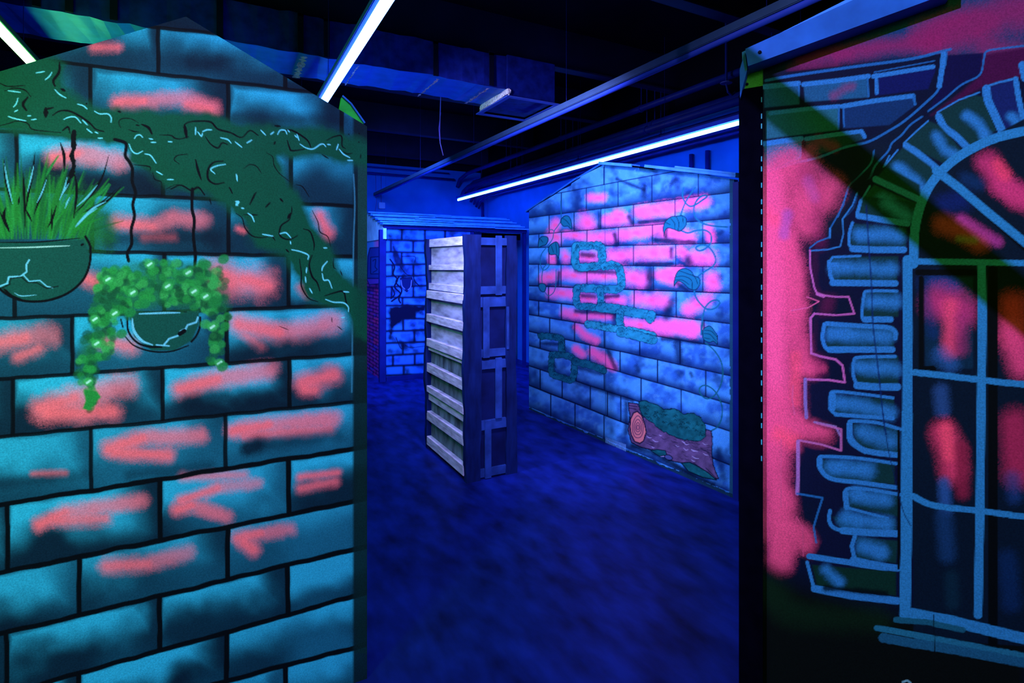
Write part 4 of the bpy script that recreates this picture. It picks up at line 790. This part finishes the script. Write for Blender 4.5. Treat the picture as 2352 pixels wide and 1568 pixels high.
def paint_redbrick(cv):
    x, y = cv.x, cv.y; cv.sheet(820, 400, .3316); c = cv
    c.c[:] = (.30, .03, .28)
    n = vnoise(x, y, 9, 4, 3); c.mix(slice(None), sstep(.5, .75, n) * .8, (.03, .05, .55)); c.mix(slice(None), sstep(.55, .8, vnoise(x, y, 16, 9, 2)) * .7, (.7, .04, .2))
    f = (x - 842) / 38
    v0 = 845; 
    for k in range(40):
        h = (20 + k * 9.5) / 608 * 1.0
        yy = lambda X: 608 + (k * 8.6 + 22) * (X - 510) / 372
        d = np.abs(y - yy(x)); i = np.nonzero(d < 2)[0]; c.mix(i, np.clip(1.6 - d[i], 0, 1) * .9, (.003, .004, .06))
        for j in range(8):
            X = 812 + j * 15 + (k % 2) * 7
            cv.sheet(0, 0, 1); cv.line([(X, yy(X)), (X, yy(X) + 8)], 1.6, (.003, .004, .06)); cv.sheet(820, 400, .3316)
    c.fill([(-400, 0), (190, 200), (190, 560), (70, 740), (-400, 740)], (.06, .35, .80), soft=3)
    c.fill([(125, 420), (190, 405), (190, 530), (125, 500)], (.6, .15, .5), soft=10)
    c.fill([(90, 510), (160, 505), (168, 560), (168, 720), (70, 720), (75, 570)], (.02, .05, .35), outline=(.003, .01, .1), ow=2)
    c.fill([(95, 575), (155, 570), (155, 690), (95, 690)], (.015, .07, .4), outline=(.003, .01, .1), ow=2)
    c.line([(110, 600), (130, 590), (125, 640), (140, 660), (110, 680)], 6, (.003, .01, .1))
    c.fill([(65, 722), (175, 722), (175, 755), (85, 765)], (.12, .05, .5), outline=(.003, .01, .1), ow=2)
    c.spray([(80, 790), (180, 780)], 40, (.003, .004, .06), .8)

def paint_leafpanel(cv):
    x, y = cv.x, cv.y; cv.c[:] = (.004, .02, .10); cv.sheet(820, 400, .3316)
    cv.fill([(1100, 380), (1200, 380), (1200, 900), (1140, 930), (1100, 920)], (.01, .06, .35), soft=6)
    for k in range(8):
        X = 1130 + (k % 2) * 28 + (k % 3) * 5; Yy = 430 + k * 55
        cv.fill(ell(X, Yy, 17, 24, 20 * (k % 3 - 1)), (.002, .02, .06), soft=1.5); cv.line([(1145, 400), (1150 + 10 * math.sin(k), Yy)], 4, (.002, .02, .06))
    cv.line([(1115, 700), (1118, 950), (1150, 880)], 12, BLK)
    for q, Yy in enumerate((960, 1060, 1150, 1210)): cv.spray([(1100, Yy), (1200, Yy - 20)], 90, (.01, .09, .12) if q % 2 else (.005, .05, .07), .8, ns=14)


# ------------------------------------------------------------------ room
XW0, XW1, YW0, YW1, ZC = -3.2, 4.15, -3.6, 8.7, 3.55
link('floor', box(bmesh.new(), XW0, XW1, YW0, YW1, -.1, 0), M['floor'])['kind'] = 'structure'
link('ceiling', box(bmesh.new(), XW0, XW1, YW0, YW1, ZC, ZC + .1), M['ceiling'])['kind'] = 'structure'
link('wall_back', box(bmesh.new(), XW0, XW1, YW1, YW1 + .1, 0, ZC), M['wall'])['kind'] = 'structure'
link('wall_right', box(bmesh.new(), XW1, XW1 + .1, YW0, YW1, 0, ZC), M['wall'])['kind'] = 'structure'
link('wall_left', box(bmesh.new(), XW0 - .1, XW0, YW0, YW1, 0, ZC), M['wallside'])['kind'] = 'structure'
link('wall_front', box(bmesh.new(), XW0, XW1, YW0 - .1, YW0, 0, ZC), M['wallside'])['kind'] = 'structure'
for k, yb in enumerate((1.2, 2.60, 3.97, 5.24, 6.87, 8.40)):
    bm = bmesh.new()
    box(bm, XW0, XW1, yb - .05, yb + .05, 3.20, 3.215); box(bm, XW0, XW1, yb - .008, yb + .008, 3.215, ZC)
    link('trim_%d' % (k + 1), bm, M['beam'])['kind'] = 'structure'

link('trim_7', box(bmesh.new(), XW1 - .12, XW1, YW0, YW1, 2.98, ZC), M['ceiling'])['kind'] = 'structure'  # added black box standing in for shade above the pipes
link('trim_8', box(bmesh.new(), XW0, XW1 - .12, YW1 - .03, YW1, 3.12, ZC), M['ceiling'])['kind'] = 'structure'  # added black strip standing in for shade high on the back wall

# ------------------------------------------------------------------ left ivy panel
LP0 = (0.458, 1.98); LP1 = (-0.65, 1.98)        # right end -> left end
X, Y, zr, tr = on_wall(843, 290, LP0, LP1); _, _, zp, tp = on_wall(427, 38, LP0, LP1); _, _, zl, tl = on_wall(0, 164, LP0, LP1)
LPX = X
tl2 = tl + .12; zl2 = zl - .12 * (zp - zl) / (tl - tp)
ivy = thing('painted_wall_panel', (LPX, 1.98, 0), 'gabled panel painted with teal stone blocks, green ivy and hanging pots, left foreground', 'painted panel')
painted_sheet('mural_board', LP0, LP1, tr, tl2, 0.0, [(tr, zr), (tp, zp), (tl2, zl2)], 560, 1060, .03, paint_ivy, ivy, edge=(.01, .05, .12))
bm = bmesh.new(); box(bm, LPX - .012, LPX + .001, 1.982, 2.03, 0, zr - .004, .002)
tag(link('edge_strip', bm, M['edge'], ivy), 'dark edge strip')
for k, zz in enumerate((.35, .95, 1.55)):
    bm = bmesh.new(); box(bm, LPX - .05 - .9, LPX - .05, 2.012, 2.05, zz, zz + .05); link('back_batten', bm, M['edge'], ivy)
# green board of the far gable, peeking over
P = [on_wall(a, b, (0, 2.12), (1, 2.12))[:3] for a, b in ((785, 222), (779, 255), (779, 330), (838, 330), (836, 284), (805, 240))]
bm = bmesh.new(); prism(bm, P, (0, .02, 0))
gb = thing('gable_board', (P[3][0], 2.12, 0), 'bright green pointed board peeking over the sloped top of the ivy panel', 'board')
link('gable_face', bm, mat('green_board', (.01, .45, .05), .6, noise=.3, nscale=20), gb)
bm = bmesh.new(); box(bm, P[3][0] - .055, P[3][0] - .015, 2.121, 2.139, 0, P[3][2] + .02); link('upright', bm, M['edge'], gb)
bm = bmesh.new(); bar(bm, (P[0][0], 2.12, P[0][2]), (P[5][0], 2.12, P[5][2]), .03, .006); bar(bm, (P[5][0], 2.12, P[5][2]), (P[4][0], 2.12, P[4][2]), .03, .006)
link('top_trim', bm, M['roofwood'], gb)

# ------------------------------------------------------------------ right window panel
RP0 = (1.364, 1.03); RU = (0.589, -0.808); RP1 = (RP0[0] + RU[0], RP0[1] + RU[1])
RN = (-0.808, -0.589)                         # toward the viewer
win = thing('painted_wall_panel', (*RP0, 0), 'panel painted with an arched window, grey stones and pink haze, right foreground', 'painted panel')
z0 = on_wall(1704, 130, RP0, RP1); sl = .277
ta = z0[3]; Wd = 1.4
painted_sheet('mural_board', RP0, RP1, ta, Wd, 0.0, [(ta, 2.085), (.7, 2.085 + .7 * sl), (Wd, 2.085)], 640, 1050, .03, paint_window, win)
def RPP(px, py, off): # point seen at px,py on the plane standing off metres before the panel
    a = (RP0[0] + RN[0] * off, RP0[1] + RN[1] * off); return Vector(on_wall(px, py, a, (a[0] + RU[0], a[1] + RU[1]))[:3])
# black foam strip down the left edge
b0, b1 = RPP(1697, 300, .035), RPP(1752, 300, .035); zt = RPP(1720, 201, .035).z
bm = bmesh.new(); n3 = Vector((RN[0], RN[1], 0)) * -.033
pts = [Vector((b0.x, b0.y, 0)), Vector((b1.x, b1.y, 0)), Vector((b1.x, b1.y, zt)), Vector(((b0 * .8 + b1 * .2).x, (b0 * .8 + b1 * .2).y, zt - .002)), Vector((b0.x, b0.y, zt - .02))]
prism(bm, pts, n3); tag(link('edge_padding', bm, M['black'], win), 'black padded edge strip')
bm = bmesh.new()
for k in range(26):
    zz = .95 + k * .04 + .006 * (k % 3)
    p = RPP(1748, 300, .037); prism(bm, [Vector((p.x, p.y, zz)), Vector((p.x + RU[0] * .0025, p.y + RU[1] * .0025, zz)), Vector((p.x + RU[0] * .0025, p.y + RU[1] * .0025, zz + .014)), Vector((p.x, p.y, zz + .014))], n3 * .05)
tag(link('stitching', bm, mat('pale_stitch', (.05, .5, .6), .6, noise=.1), win), 'pale stitching')
# sloping roof boards above
up = Vector((RU[0], RU[1], sl)).normalized()
def board(q0, q1, q2, q3, off, dep, m, name):
    bm = bmesh.new(); pts = [RPP(*q, off) for q in (q0, q1, q2, q3)]; prism(bm, pts, Vector((-RN[0], -RN[1], 0)) * dep); return link(name, bm, m, win)
board((1718, 152), (1712, 112), (2190, -105), (2190, -20), .07, .075, M['roofwood'], 'roof_board')
board((1706, 168), (1704, 120), (2190, -125), (2190, -70), .035, .05, M['lath'], 'roof_board')
board((1700, 225), (1699, 160), (1711, 118), (1716, 160), .05, .05, M['roofwood'], 'corner_trim')
bm = bmesh.new(); p = RPP(1745, 120, .072); bmesh.ops.create_uvsphere(bm, u_segments=10, v_segments=6, radius=.005, matrix=Matrix.Translation(p)); link('screw', bm, M['screw'], win)
bm = bmesh.new(); p = RPP(1716, 193, .004); bmesh.ops.create_uvsphere(bm, u_segments=10, v_segments=6, radius=.004, matrix=Matrix.Translation(p)); link('screw', bm, M['screw'], win)

# ------------------------------------------------------------------ moss panel
MP0 = (2.81, 4.87); MP1 = (2.90, 2.38)
moss_ = thing('painted_wall_panel', (*MP0, 0), 'gabled panel of blue and pink stones with moss, leafy vines and a mossy log', 'painted panel')
tops = []
for px, py in [(1215, 484), (1233, 471), (1271, 449), (1290, 436), (1311, 426), (1313, 421), (1332, 409), (1334, 405), (1384, 380), (1391, 376), (1481, 386), (1601, 399), (1686, 412)]:
    q = on_wall(px, py, MP0, MP1); tops.append((q[3], q[2]))
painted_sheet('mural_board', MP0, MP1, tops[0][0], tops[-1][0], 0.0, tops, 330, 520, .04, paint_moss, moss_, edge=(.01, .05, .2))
e = on_wall(1699, 700, MP0, MP1); d = on_wall(1686, 700, MP0, MP1)
bm = bmesh.new(); prism(bm, [(d[0] - .012, d[1], 0), (e[0] - .012, e[1], 0), (e[0] + .04, e[1], 0), (d[0] + .04, d[1], 0)], (0, 0, tops[-1][1] - .02)); link('corner_post', bm, M['pipe'], moss_)
def mpt(px, py, off=.0): return Vector(on_wall(px, py, (MP0[0] - off, MP0[1]), (MP1[0] - off, MP1[1]))[:3])
for k, (a, b, w) in enumerate([((1384, 375), (1460, 381), .022), ((1462, 383), (1495, 387), .012), ((1490, 382), (1700, 405), .02), ((1560, 384), (1700, 400), .012)]):
    bm = bmesh.new(); bar(bm, mpt(*a, .02 + .006 * k), mpt(*b, .02 + .006 * k), .09, w); link('roof_lath', bm, M['lath'] if k != 1 else M['black'], moss_)
for k, (a, b) in enumerate([((1213, 486), (1272, 447)), ((1270, 450), (1333, 408)), ((1330, 411), (1386, 378))]):
    bm = bmesh.new(); A_, B_ = mpt(*a, -.04), mpt(*b, -.04); bar(bm, A_, B_, .07, .016); link('roof_lath', bm, M['roofwood'], moss_)

# ------------------------------------------------------------------ crate tower
TX, TY, TW, TD, TH = 1.49, 3.43, .385, .83, 1.70
tw = thing('crate_tower', (TX, TY, 0), 'free-standing tower of stacked wooden crates, pale slats on its left side', 'crate tower')
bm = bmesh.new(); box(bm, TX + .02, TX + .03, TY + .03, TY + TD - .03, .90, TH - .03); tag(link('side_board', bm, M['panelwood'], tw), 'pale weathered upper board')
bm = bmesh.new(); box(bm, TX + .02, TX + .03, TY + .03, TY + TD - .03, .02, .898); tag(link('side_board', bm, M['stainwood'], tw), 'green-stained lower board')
bm = bmesh.new(); box(bm, TX + .03, TX + TW - .03, TY + .022, TY + .032, .02, TH - .03); link('front_board', bm, M['panel_shade'], tw)
bm = bmesh.new(); box(bm, TX + .03, TX + TW - .03, TY + TD - .03, TY + TD - .02, .02, TH - .03); link('back_board', bm, M['panel_shade'], tw)
bm = bmesh.new(); box(bm, TX + TW - .03, TX + TW - .02, TY + .03, TY + TD - .03, .02, TH - .03); link('side_board', bm, M['panel_shade'], tw)
bm = bmesh.new(); box(bm, TX + .02, TX + TW - .02, TY + .02, TY + TD - .02, TH - .03, TH - .015); link('top_board', bm, M['panel_shade'], tw)
rnd = random.Random(2)
def zz(y_): return HC - (500 + .4082 * y_ - HY) / F * 3.73
for k, (a, b, o_, tilt) in enumerate([(100, 152, .0, 0), (262, 295, .004, 0), (388, 430, .004, .0), (433, 487, .022, 0), (590, 642, .022, 0), (750, 805, .022, 0), (805, 832, .006, 0), (922, 977, .02, 0), (1068, 1112, .022, 0), (1116, 1162, .006, 0), (1232, 1290, .02, 0), (1402, 1460, .02, 0)]):
    z1, z0_ = zz(a), zz(b); bm = bmesh.new(); x0 = TX + .02 - .018 - o_
    w1, w2 = rnd.uniform(-.006, .006), rnd.uniform(-.006, .006)
    prism(bm, [(x0, TY + .035, z0_), (x0, TY + TD - .035, max(0.001, z0_ + w1)), (x0, TY + TD - .035, z1 + w2), (x0, TY + .035, z1)], (TX + .02 - x0, 0, 0))
    bmesh.ops.bevel(bm, geom=bm.edges[:], offset=.002, segments=1, affect='EDGES'); link('slat', bm, M['slat'], tw)
def wavy(x0, x1, y0, y1, amp, seed, name='corner_post'):
    bm = bmesh.new(); N = 34; rr = random.Random(seed); ph = [rr.uniform(0, 6) for _ in range(4)]; rings = []
    for k in range(N + 1):
        z = TH * k / N + (.0 if k < N else .01); a = [amp * (math.sin(z * 5 + p) * .5 + math.sin(z * 13 + p * 2) * .3 + math.sin(z * 29 + p) * .2) for p in ph]
        rings.append([bm.verts.new(v) for v in ((x0 + a[0], y0 + a[1] * .4, z), (x1 + a[2], y0 + a[1] * .4, z), (x1 + a[2], y1 + a[3] * .4, z), (x0 + a[0], y1 + a[3] * .4, z))])
    for A_, B_ in zip(rings, rings[1:]):
        for q in range(4): bm.faces.new((A_[q], A_[(q + 1) % 4], B_[(q + 1) % 4], B_[q]))
    bm.faces.new(rings[0]); bm.faces.new(rings[-1][::-1]); return link(name, bm, M['post'], tw)
wavy(TX - .02, TX + .10, TY - .005, TY + .04, .011, 1)
wavy(TX + TW - .085, TX + TW, TY, TY + .035, .009, 2)
wavy(TX - .02, TX + .03, TY + TD - .04, TY + TD + .01, .014, 3)
wavy(TX + TW - .05, TX + TW, TY + TD - .035, TY + TD, .008, 4)
def fx(x_): # x on the front face from sheet column
    return on_wall(940 + .4082 * x_, 700, (TX, TY), (TX + 1, TY))[0]
def fz(x_, y_): return on_wall(940 + .4082 * x_, 500 + .4082 * y_, (TX, TY), (TX + 1, TY))[2]
for a, b in [(112, 155), (385, 430), (445, 502), (738, 782), (800, 850), (1135, 1190), (1405, 1452)]:
    bm = bmesh.new(); box(bm, fx(372), fx(566), TY + .004, TY + .022, fz(470, b), fz(470, a), .002); link('cross_slat', bm, M['slat_shade'], tw)
for x0, x1, y0, y1 in [(487, 520, 100, 436), (415, 450, 447, 790), (547, 560, 500, 740), (485, 520, 788, 1130), (425, 460, 1142, 1470)]:
    bm = bmesh.new(); box(bm, fx(x0), fx(x1), TY - .008, TY + .006, max(.004, fz(x0, y1)), fz(x0, y0), .002); link('upright_slat', bm, M['slat_shade'], tw)

# ------------------------------------------------------------------ cabin
KX, KY = 1.82, 6.90
cab = thing('cabin', (KX, KY, 0), 'small cabin with low plank roof, blue creeper-covered stone front and red brick side', 'cabin')
q = on_wall(1080, 520, (KX, KY), (KX + 1, KY)); xe = q[0]; hE = 1.965
painted_sheet('front_wall', (KX, KY), (KX + 1, KY), .04, q[3], 0.05, [(.04, hE), (q[3], hE)], 260, 300, .05, paint_creeper, cab)
painted_sheet('side_wall', (KX, KY), (KX, KY + 1), .04, 1.62, 0.0, [(.04, 1.83), (1.62, 1.83)], 160, 300, .05, paint_redbrick, cab)
bm = bmesh.new(); prism(bm, [(KX - .01, KY - .05, 1.83), (KX - .01, KY + 1.66, 1.83), (KX - .01, KY + 1.66, 1.98), (KX - .01, KY + .82, 2.235), (KX - .01, KY - .05, 1.965)], (.04, 0, 0)); tag(link('gable_fascia', bm, M['fascia'], cab), 'pale gable board')
bm = bmesh.new(); box(bm, KX - .05, KX + .03, KY - .03, KY + .04, 0, 1.95, .004); link('corner_post', bm, M['pipe'], cab)
bm = bmesh.new(); box(bm, KX + .04, xe, KY - .015, KY, 0, .06, .003); link('base_board', bm, M['pipe'], cab)
xr = on_wall(1207, 600, (KX, KY), (KX + 1, KY))[0]
for xx, w in ((xe, .05), (xr - .04, .04)):
    bm = bmesh.new(); box(bm, xx, xx + w, KY - .02, KY + .03, 0, hE); link('porch_post', bm, M['pipe'], cab)
bm = bmesh.new(); box(bm, KX, xr, KY - .04, KY, hE, hE + .045); link('eave_beam', bm, M['pipe'], cab)
bm = bmesh.new(); box(bm, xe + .25, xr - .02, KY + .12, KY + .16, hE - .10, hE - .01); link('lintel', bm, M['black'], cab)
np_ = 7; y_e, z_e, y_r, z_r = KY - .10, hE + .03, KY + .82, 2.245
rnd = random.Random(8)
for side in (0, 1):
    for k in range(np_ if side == 0 else 5):
        f0 = k / np_; f1 = (k + 1.12) / np_
        yy0, yy1 = y_e + (y_r - y_e) * f0, y_e + (y_r - y_e) * f1; za, zb = z_e + (z_r - z_e) * f0 + .026, z_e + (z_r - z_e) * f1 - .008
        if side: yy0, yy1 = 2 * y_r - yy0, 2 * y_r - yy1
        cuts = [KX - .025 + rnd.uniform(-.01, .01), KX + rnd.uniform(.5, 1.6), xr + .03 - (.0 if k < 3 else .0) + rnd.uniform(-.03, .03)]
        for s in range(2):
            a, b = cuts[s], cuts[s + 1] - .004; lift = rnd.uniform(0, .014)
            bm = bmesh.new(); prism(bm, [(a, yy0, za + lift), (a, yy1, zb + lift), (a, yy1, zb + lift - .018), (a, yy0, za + lift - .018)], (b - a, 0, 0)); link('roof_plank', bm, M['lath'], cab)
leafp = thing('painted_wall_panel', (xr + .02, 7.55, 0), 'dark narrow panel painted with leaves, beyond the cabin porch', 'painted panel')
painted_sheet('mural_board', (3.2, 7.55), (4.14, 7.55), .05, .93, 0.0, [(.05, 1.9), (.93, 1.9)], 160, 240, .03, paint_leafpanel, leafp)

# ------------------------------------------------------------------ tubes
def tube_light(x, y0, y1, z, label, tm, hm, group='strip lights under the ceiling', r=.016, side=-1, hw=.026):
    t = thing('tube_light', (x, y1, z), label, 'light', group)
    bm = bmesh.new(); box(bm, x - hw + side * .012, x + hw + side * .012, y0, y1, z + .02, z + .055, .004); link('housing', bm, hm, t)
    bm = bmesh.new(); tube(bm, [(x, y0 + .02, z), (x, y1 - .01, z)], r, 12); link('light_tube', bm, tm, t, True)
    yy = y0 + .15
    while yy < y1:
        bm = bmesh.new(); tube(bm, [(x + side * .012, yy, z + .054), (x + side * .012, yy, ZC)], .0015, 6); link('hanger_wire', bm, M['pipe'], t); yy += 1.3
    return t
tube_light(.605, 2.12, 4.9, 2.6, 'lit blue tube light crossing above the ivy panel, bright white core', M['tube_blue'], M['housing'], None, .024)
tube_light(-.915, 2.3, 5.0, 2.6, 'lit green tube light at the upper left', M['tube_green'], M['edge'], None, .022)
tube_light(3.5, 2.2, 8.46, 2.59, 'long blue tube light running along the right wall', M['tube_far'], M['housing'], None, .017, 1, .05)
t = thing('tube_light', (2.15, 8.66, 2.6), 'unlit grey light bar running diagonally across the middle of the ceiling', 'light')
bm = bmesh.new(); box(bm, 2.122, 2.178, .6, 8.64, 2.60, 2.645, .004); link('housing', bm, M['unlit'], t)
bm = bmesh.new(); tube(bm, [(2.15, .62, 2.594), (2.15, 8.6, 2.594)], .017, 10); link('light_tube', bm, M['housing'], t, True)
for yy in (1.6, 3.2, 4.8, 6.4, 8.0):
    bm = bmesh.new(); tube(bm, [(2.15, yy, 2.644), (2.15, yy, ZC)], .0015, 6); link('hanger_wire', bm, M['pipe'], t)

# ------------------------------------------------------------------ ducts
dx0, dx1, dy0, dy1, dz0, dz1 = -3.1, 1.98, 3.80, 4.26, 2.90, 3.15
duct = thing('air_duct', (1.0, 4.03, dz0), 'foil-wrapped rectangular air duct under the black ceiling ending in a square vent', 'air duct')
bm = bmesh.new(); N = 90; rr = random.Random(5); rings = []
for k in range(N + 1):
    X_ = dx0 + (dx1 + .42 - dx0) * k / N; w = lambda: rr.uniform(-.006, .006)
    sag = -.012 * abs(math.sin(X_ * 2.3))
    rings.append([bm.verts.new(v) for v in ((X_, dy0 + w(), dz0 + sag + w()), (X_, dy1 + w(), dz0 + sag + w()), (X_, dy1 + w(), dz1 + w()), (X_, dy0 + w(), dz1 + w()))])
for A_, B_ in zip(rings, rings[1:]):
    for q in range(4): bm.faces.new((A_[q], A_[(q + 1) % 4], B_[(q + 1) % 4], B_[q]))
bm.faces.new(rings[0]); bm.faces.new(rings[-1][::-1])
o = link('duct_body', bm, M['duct'], duct); o.data.materials.append(M['duct_shade'])
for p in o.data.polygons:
    if abs(p.normal.y) > .7: p.material_index = 1  # upright faces take the shaded copy of the foil
def xat(px, py, z, y=None):
    a = at_height(px, py, z); return a[0]
for k, (px, py, w, nm) in enumerate([(840, 118, .016, 'foil'), (700, 118, .06, 'foil'), (982, 195, .022, 'foil'), (1100, 210, .03, 'foil')]):
    X_ = at_height(px, py, dz0)[0]; bm = bmesh.new(); N = 24; rr = random.Random(k + 20); va = []
    for j in range(N + 1):
        yy = dy0 + (dy1 - dy0) * j / N; ww = w * rr.uniform(.25, 1); va.append((bm.verts.new((X_ - ww / 2 + rr.uniform(-.004, .004), yy, dz0 - .022 - rr.uniform(0, .008))), bm.verts.new((X_ + ww / 2 + rr.uniform(-.004, .004), yy, dz0 - .022 - rr.uniform(0, .008)))))
    for A_, B_ in zip(va, va[1:]): bm.faces.new((A_[0], A_[1], B_[1], B_[0]))
    bmesh.ops.solidify(bm, geom=bm.faces[:], thickness=.004); link('tape_seam', bm, M['foil'], duct)
for k, px in enumerate((690, 750, 1000, 1128, 160, 262, 505, 85)):
    r_ = on_wall(px, 60, (0, dy0), (1, dy0))[0]; bm = bmesh.new(); box(bm, r_ - .018, r_ + .018, dy0 - .014, dy1 + .014, dz1 - .02, dz1 + .012); box(bm, r_ - .018, r_ + .018, dy0 - .014, dy0 - .004, dz0 - .005, dz1); link('duct_strap', bm, M['darktape'], duct)
# plenum and square diffuser
px0, px1 = 1.985, 2.43
bm = bmesh.new(); box(bm, px0, px1, 3.785, 4.29, 2.84, 3.16, .004); link('plenum_box', bm, M['duct_shade'], duct)
bm = bmesh.new(); box(bm, px0 - .004, px0 + .02, 3.77, 4.29, 2.84, 2.885)
for v in bm.verts: v.co += Vector((rnd.uniform(-.01, .01), 0, rnd.uniform(-.01, .01)))
bmesh.ops.subdivide_edges(bm, edges=bm.edges[:], cuts=5)
for v in bm.verts: v.co += Vector((rnd.uniform(-.006, .006), rnd.uniform(-.004, .004), rnd.uniform(-.006, .006)))
link('tape_seam', bm, M['foil'], duct)
dif = None
for k in range(6):
    f = k / 6; x0, x1, y0, y1 = px0 - .03 + .245 * f, px1 + .03 - .245 * f, 3.73 + .29 * f, 4.32 - .29 * f; z = 2.812 + .012 * f; w = .022 if k else .04
    bm = bmesh.new()
    for a, b, c, d in ((x0, x1, y0, y0 + w), (x0, x1, y1 - w, y1), (x0, x0 + w, y0 + w, y1 - w), (x1 - w, x1, y0 + w, y1 - w)): box(bm, a, b, c, d, z, z + .008)
    if k == 0:
        dif = link('diffuser', bm, M['grille'], duct)
    else: link('diffuser_ring', bm, M['grille'], dif)
bm = bmesh.new(); box(bm, px0, px1, 3.76, 4.29, 2.835, 2.84); link('diffuser_back', bm, M['darktape'], dif)

# ------------------------------------------------------------------ pipes, cables, small fittings
pipes = [(3.62, 2.80, .035), (3.72, 2.86, .05), (3.80, 2.76, .022), (3.86, 2.72, .016), (3.90, 2.68, .016), (3.95, 2.65, .014), (3.55, 3.00, .03)]
for k, (x_, z_, r_) in enumerate(pipes):
    lab = ['blue-lit pipe running beside the right wall above the tube, nearest the light', 'thickest pipe of the bundle along the right wall', 'thin pipe just below the thickest one along the right wall', 'slim conduit of the right wall bundle, middle', 'slim conduit of the right wall bundle, second lowest', 'lowest slim conduit of the bundle on the right wall', 'highest pipe over the right wall bundle, close to the ceiling'][k]
    bm = bmesh.new(); tube(bm, [(x_, .8, z_), (x_, 8.3 - .02 * k, z_), (x_ + .02, 8.55, z_ - .05), (x_ + .02, 8.66, z_ - .16)], r_, 12)
    t = thing('ceiling_pipe', (x_, 8.3, z_), lab, 'pipe', 'pipes along the right wall'); link('pipe_run', bm, M['pipe'], t, True)
    if r_ > .02:
        for yy in (2.6, 4.0, 5.4, 6.8):
            bm = bmesh.new(); tube(bm, [(x_, yy, z_), (x_, yy, ZC)], .004, 6); tube(bm, [(x_, yy - .01, z_), (x_, yy + .01, z_)], r_ + .006, 12); link('pipe_clamp', bm, M['pipe'], t)
for k, (px, lab) in enumerate([(1588, 'vertical conduit on the right wall above the moss panel, left of two'), (1625, 'vertical conduit on the right wall above the moss panel, right of two'), (1104, 'vertical pipe dropping down the back corner above the cabin roof')]):
    a = on_wall(px, 400, (XW1 - .03, 0), (XW1 - .03, 1)) if k < 2 else (4.05, YW1 - .03, 0)
    bm = bmesh.new(); tube(bm, [(a[0], a[1], 0.02), (a[0], a[1], 2.6)], .022, 10); o = link('wall_conduit', bm, M['pipe'], None, True); tag(o, lab, 'pipe', 'wall conduits')
bm = bmesh.new(); tube(bm, [(-1, 8.62, 2.95), (3.5, 8.62, 2.95)], .02, 8); tube(bm, [(-1, 8.62, 3.05), (3.4, 8.62, 3.05)], .012, 8); tag(link('back_conduit', bm, M['pipe'], None, True), 'pair of conduits running high along the back wall', 'pipe')
# hanging cable below the duct
a = at_height(1012, 235, 2.85); bm = bmesh.new()
r0 = on_wall(1012, 225, (0, 4.30), (1, 4.30)); r1 = on_wall(1010, 300, (0, 4.30), (1, 4.30)); r2 = on_wall(1018, 357, (0, 4.30), (1, 4.30))
tube(bm, [(r0[0], 4.30, r0[2] + .35), (r0[0], 4.30, r0[2]), (r1[0], 4.30, r1[2]), (r1[0] + .004, 4.30, (r1[2] + r2[2]) / 2), (r2[0], 4.30, r2[2])], .004, 8)
tube(bm, [(r0[0] + .003, 4.305, r0[2] - .12), (r0[0] - .014, 4.305, r1[2] + .02), (r0[0] - .006, 4.305, r1[2] - .08), (r2[0] - .004, 4.305, r2[2] + .02)], .0028, 8)
tag(link('hanging_cable', bm, mat('pale_cable', (.25, .22, .8), .5, noise=.1), None, True), 'loose cable hanging down beside the duct', 'cable')
# junction box on the back wall
r0 = on_wall(877, 472, (0, YW1 - .03), (1, YW1 - .03)); jb = thing('junction_box', (r0[0], YW1 - .04, r0[2] - .05), 'small pale box on the back wall above the cabin roof, left end', 'electrical box')
bm = bmesh.new(); box(bm, r0[0] - .05, r0[0] + .05, YW1 - .05, YW1, r0[2] - .05, r0[2] + .05, .006); link('box_body', bm, M['box'], jb)
bm = bmesh.new(); tube(bm, [(r0[0] - .01, YW1 - .03, r0[2] + .04), (r0[0] - .01, YW1 - .03, 2.94)], .006, 8); tube(bm, [(r0[0] - .10, YW1 - .03, 2.94), (r0[0] - .09, YW1 - .04, 2.5), (r0[0] - .13, YW1 - .03, 2.2)], .004, 8); link('box_cable', bm, M['cable'], jb, True)
# sprinkler by the pipes
r0 = at_height(1668, 190, 2.92); sp = thing('sprinkler', r0, 'small ceiling sprinkler head at the upper right, next to the wall pipes', 'sprinkler')
bm = bmesh.new(); tube(bm, [(r0[0], r0[1], 2.93), (r0[0], r0[1], ZC)], .01, 8); link('drop_pipe', bm, M['pipe'], sp)
bm = bmesh.new(); tube(bm, [(r0[0], r0[1], 2.915), (r0[0], r0[1], 2.922)], .045, 16); link('deflector', bm, M['cable'], sp)
bm = bmesh.new(); tube(bm, [(r0[0], r0[1], 2.91), (r0[0] + .02, r0[1], 2.85), (r0[0] + .06, r0[1], 2.83), (r0[0] + .1, r0[1], 2.86)], .008, 8); link('bracket', bm, M['pipe'], sp)
# pipe added out of view to cast a shadow band on the window panel
A_ = Vector((RP0[0], RP0[1], 2.0)); B_ = RPP(2225, 598, 0)
f = .24; pa = SPOT.lerp(A_ + (A_ - B_) * .6, f); pb = SPOT.lerp(B_ + (B_ - A_) * .8, f)
bm = bmesh.new(); tube(bm, [pa + (pa - pb) * .2, pa, pb], .0125, 12)
tube(bm, [pa + (pa - pb) * .2, Vector((pa.x, pa.y, ZC))], .006, 8)
tag(link('shadow_caster_pipe', bm, M['pipe'], None, True), 'thin slanted pipe added out of view to cast a shadow band', 'pipe')
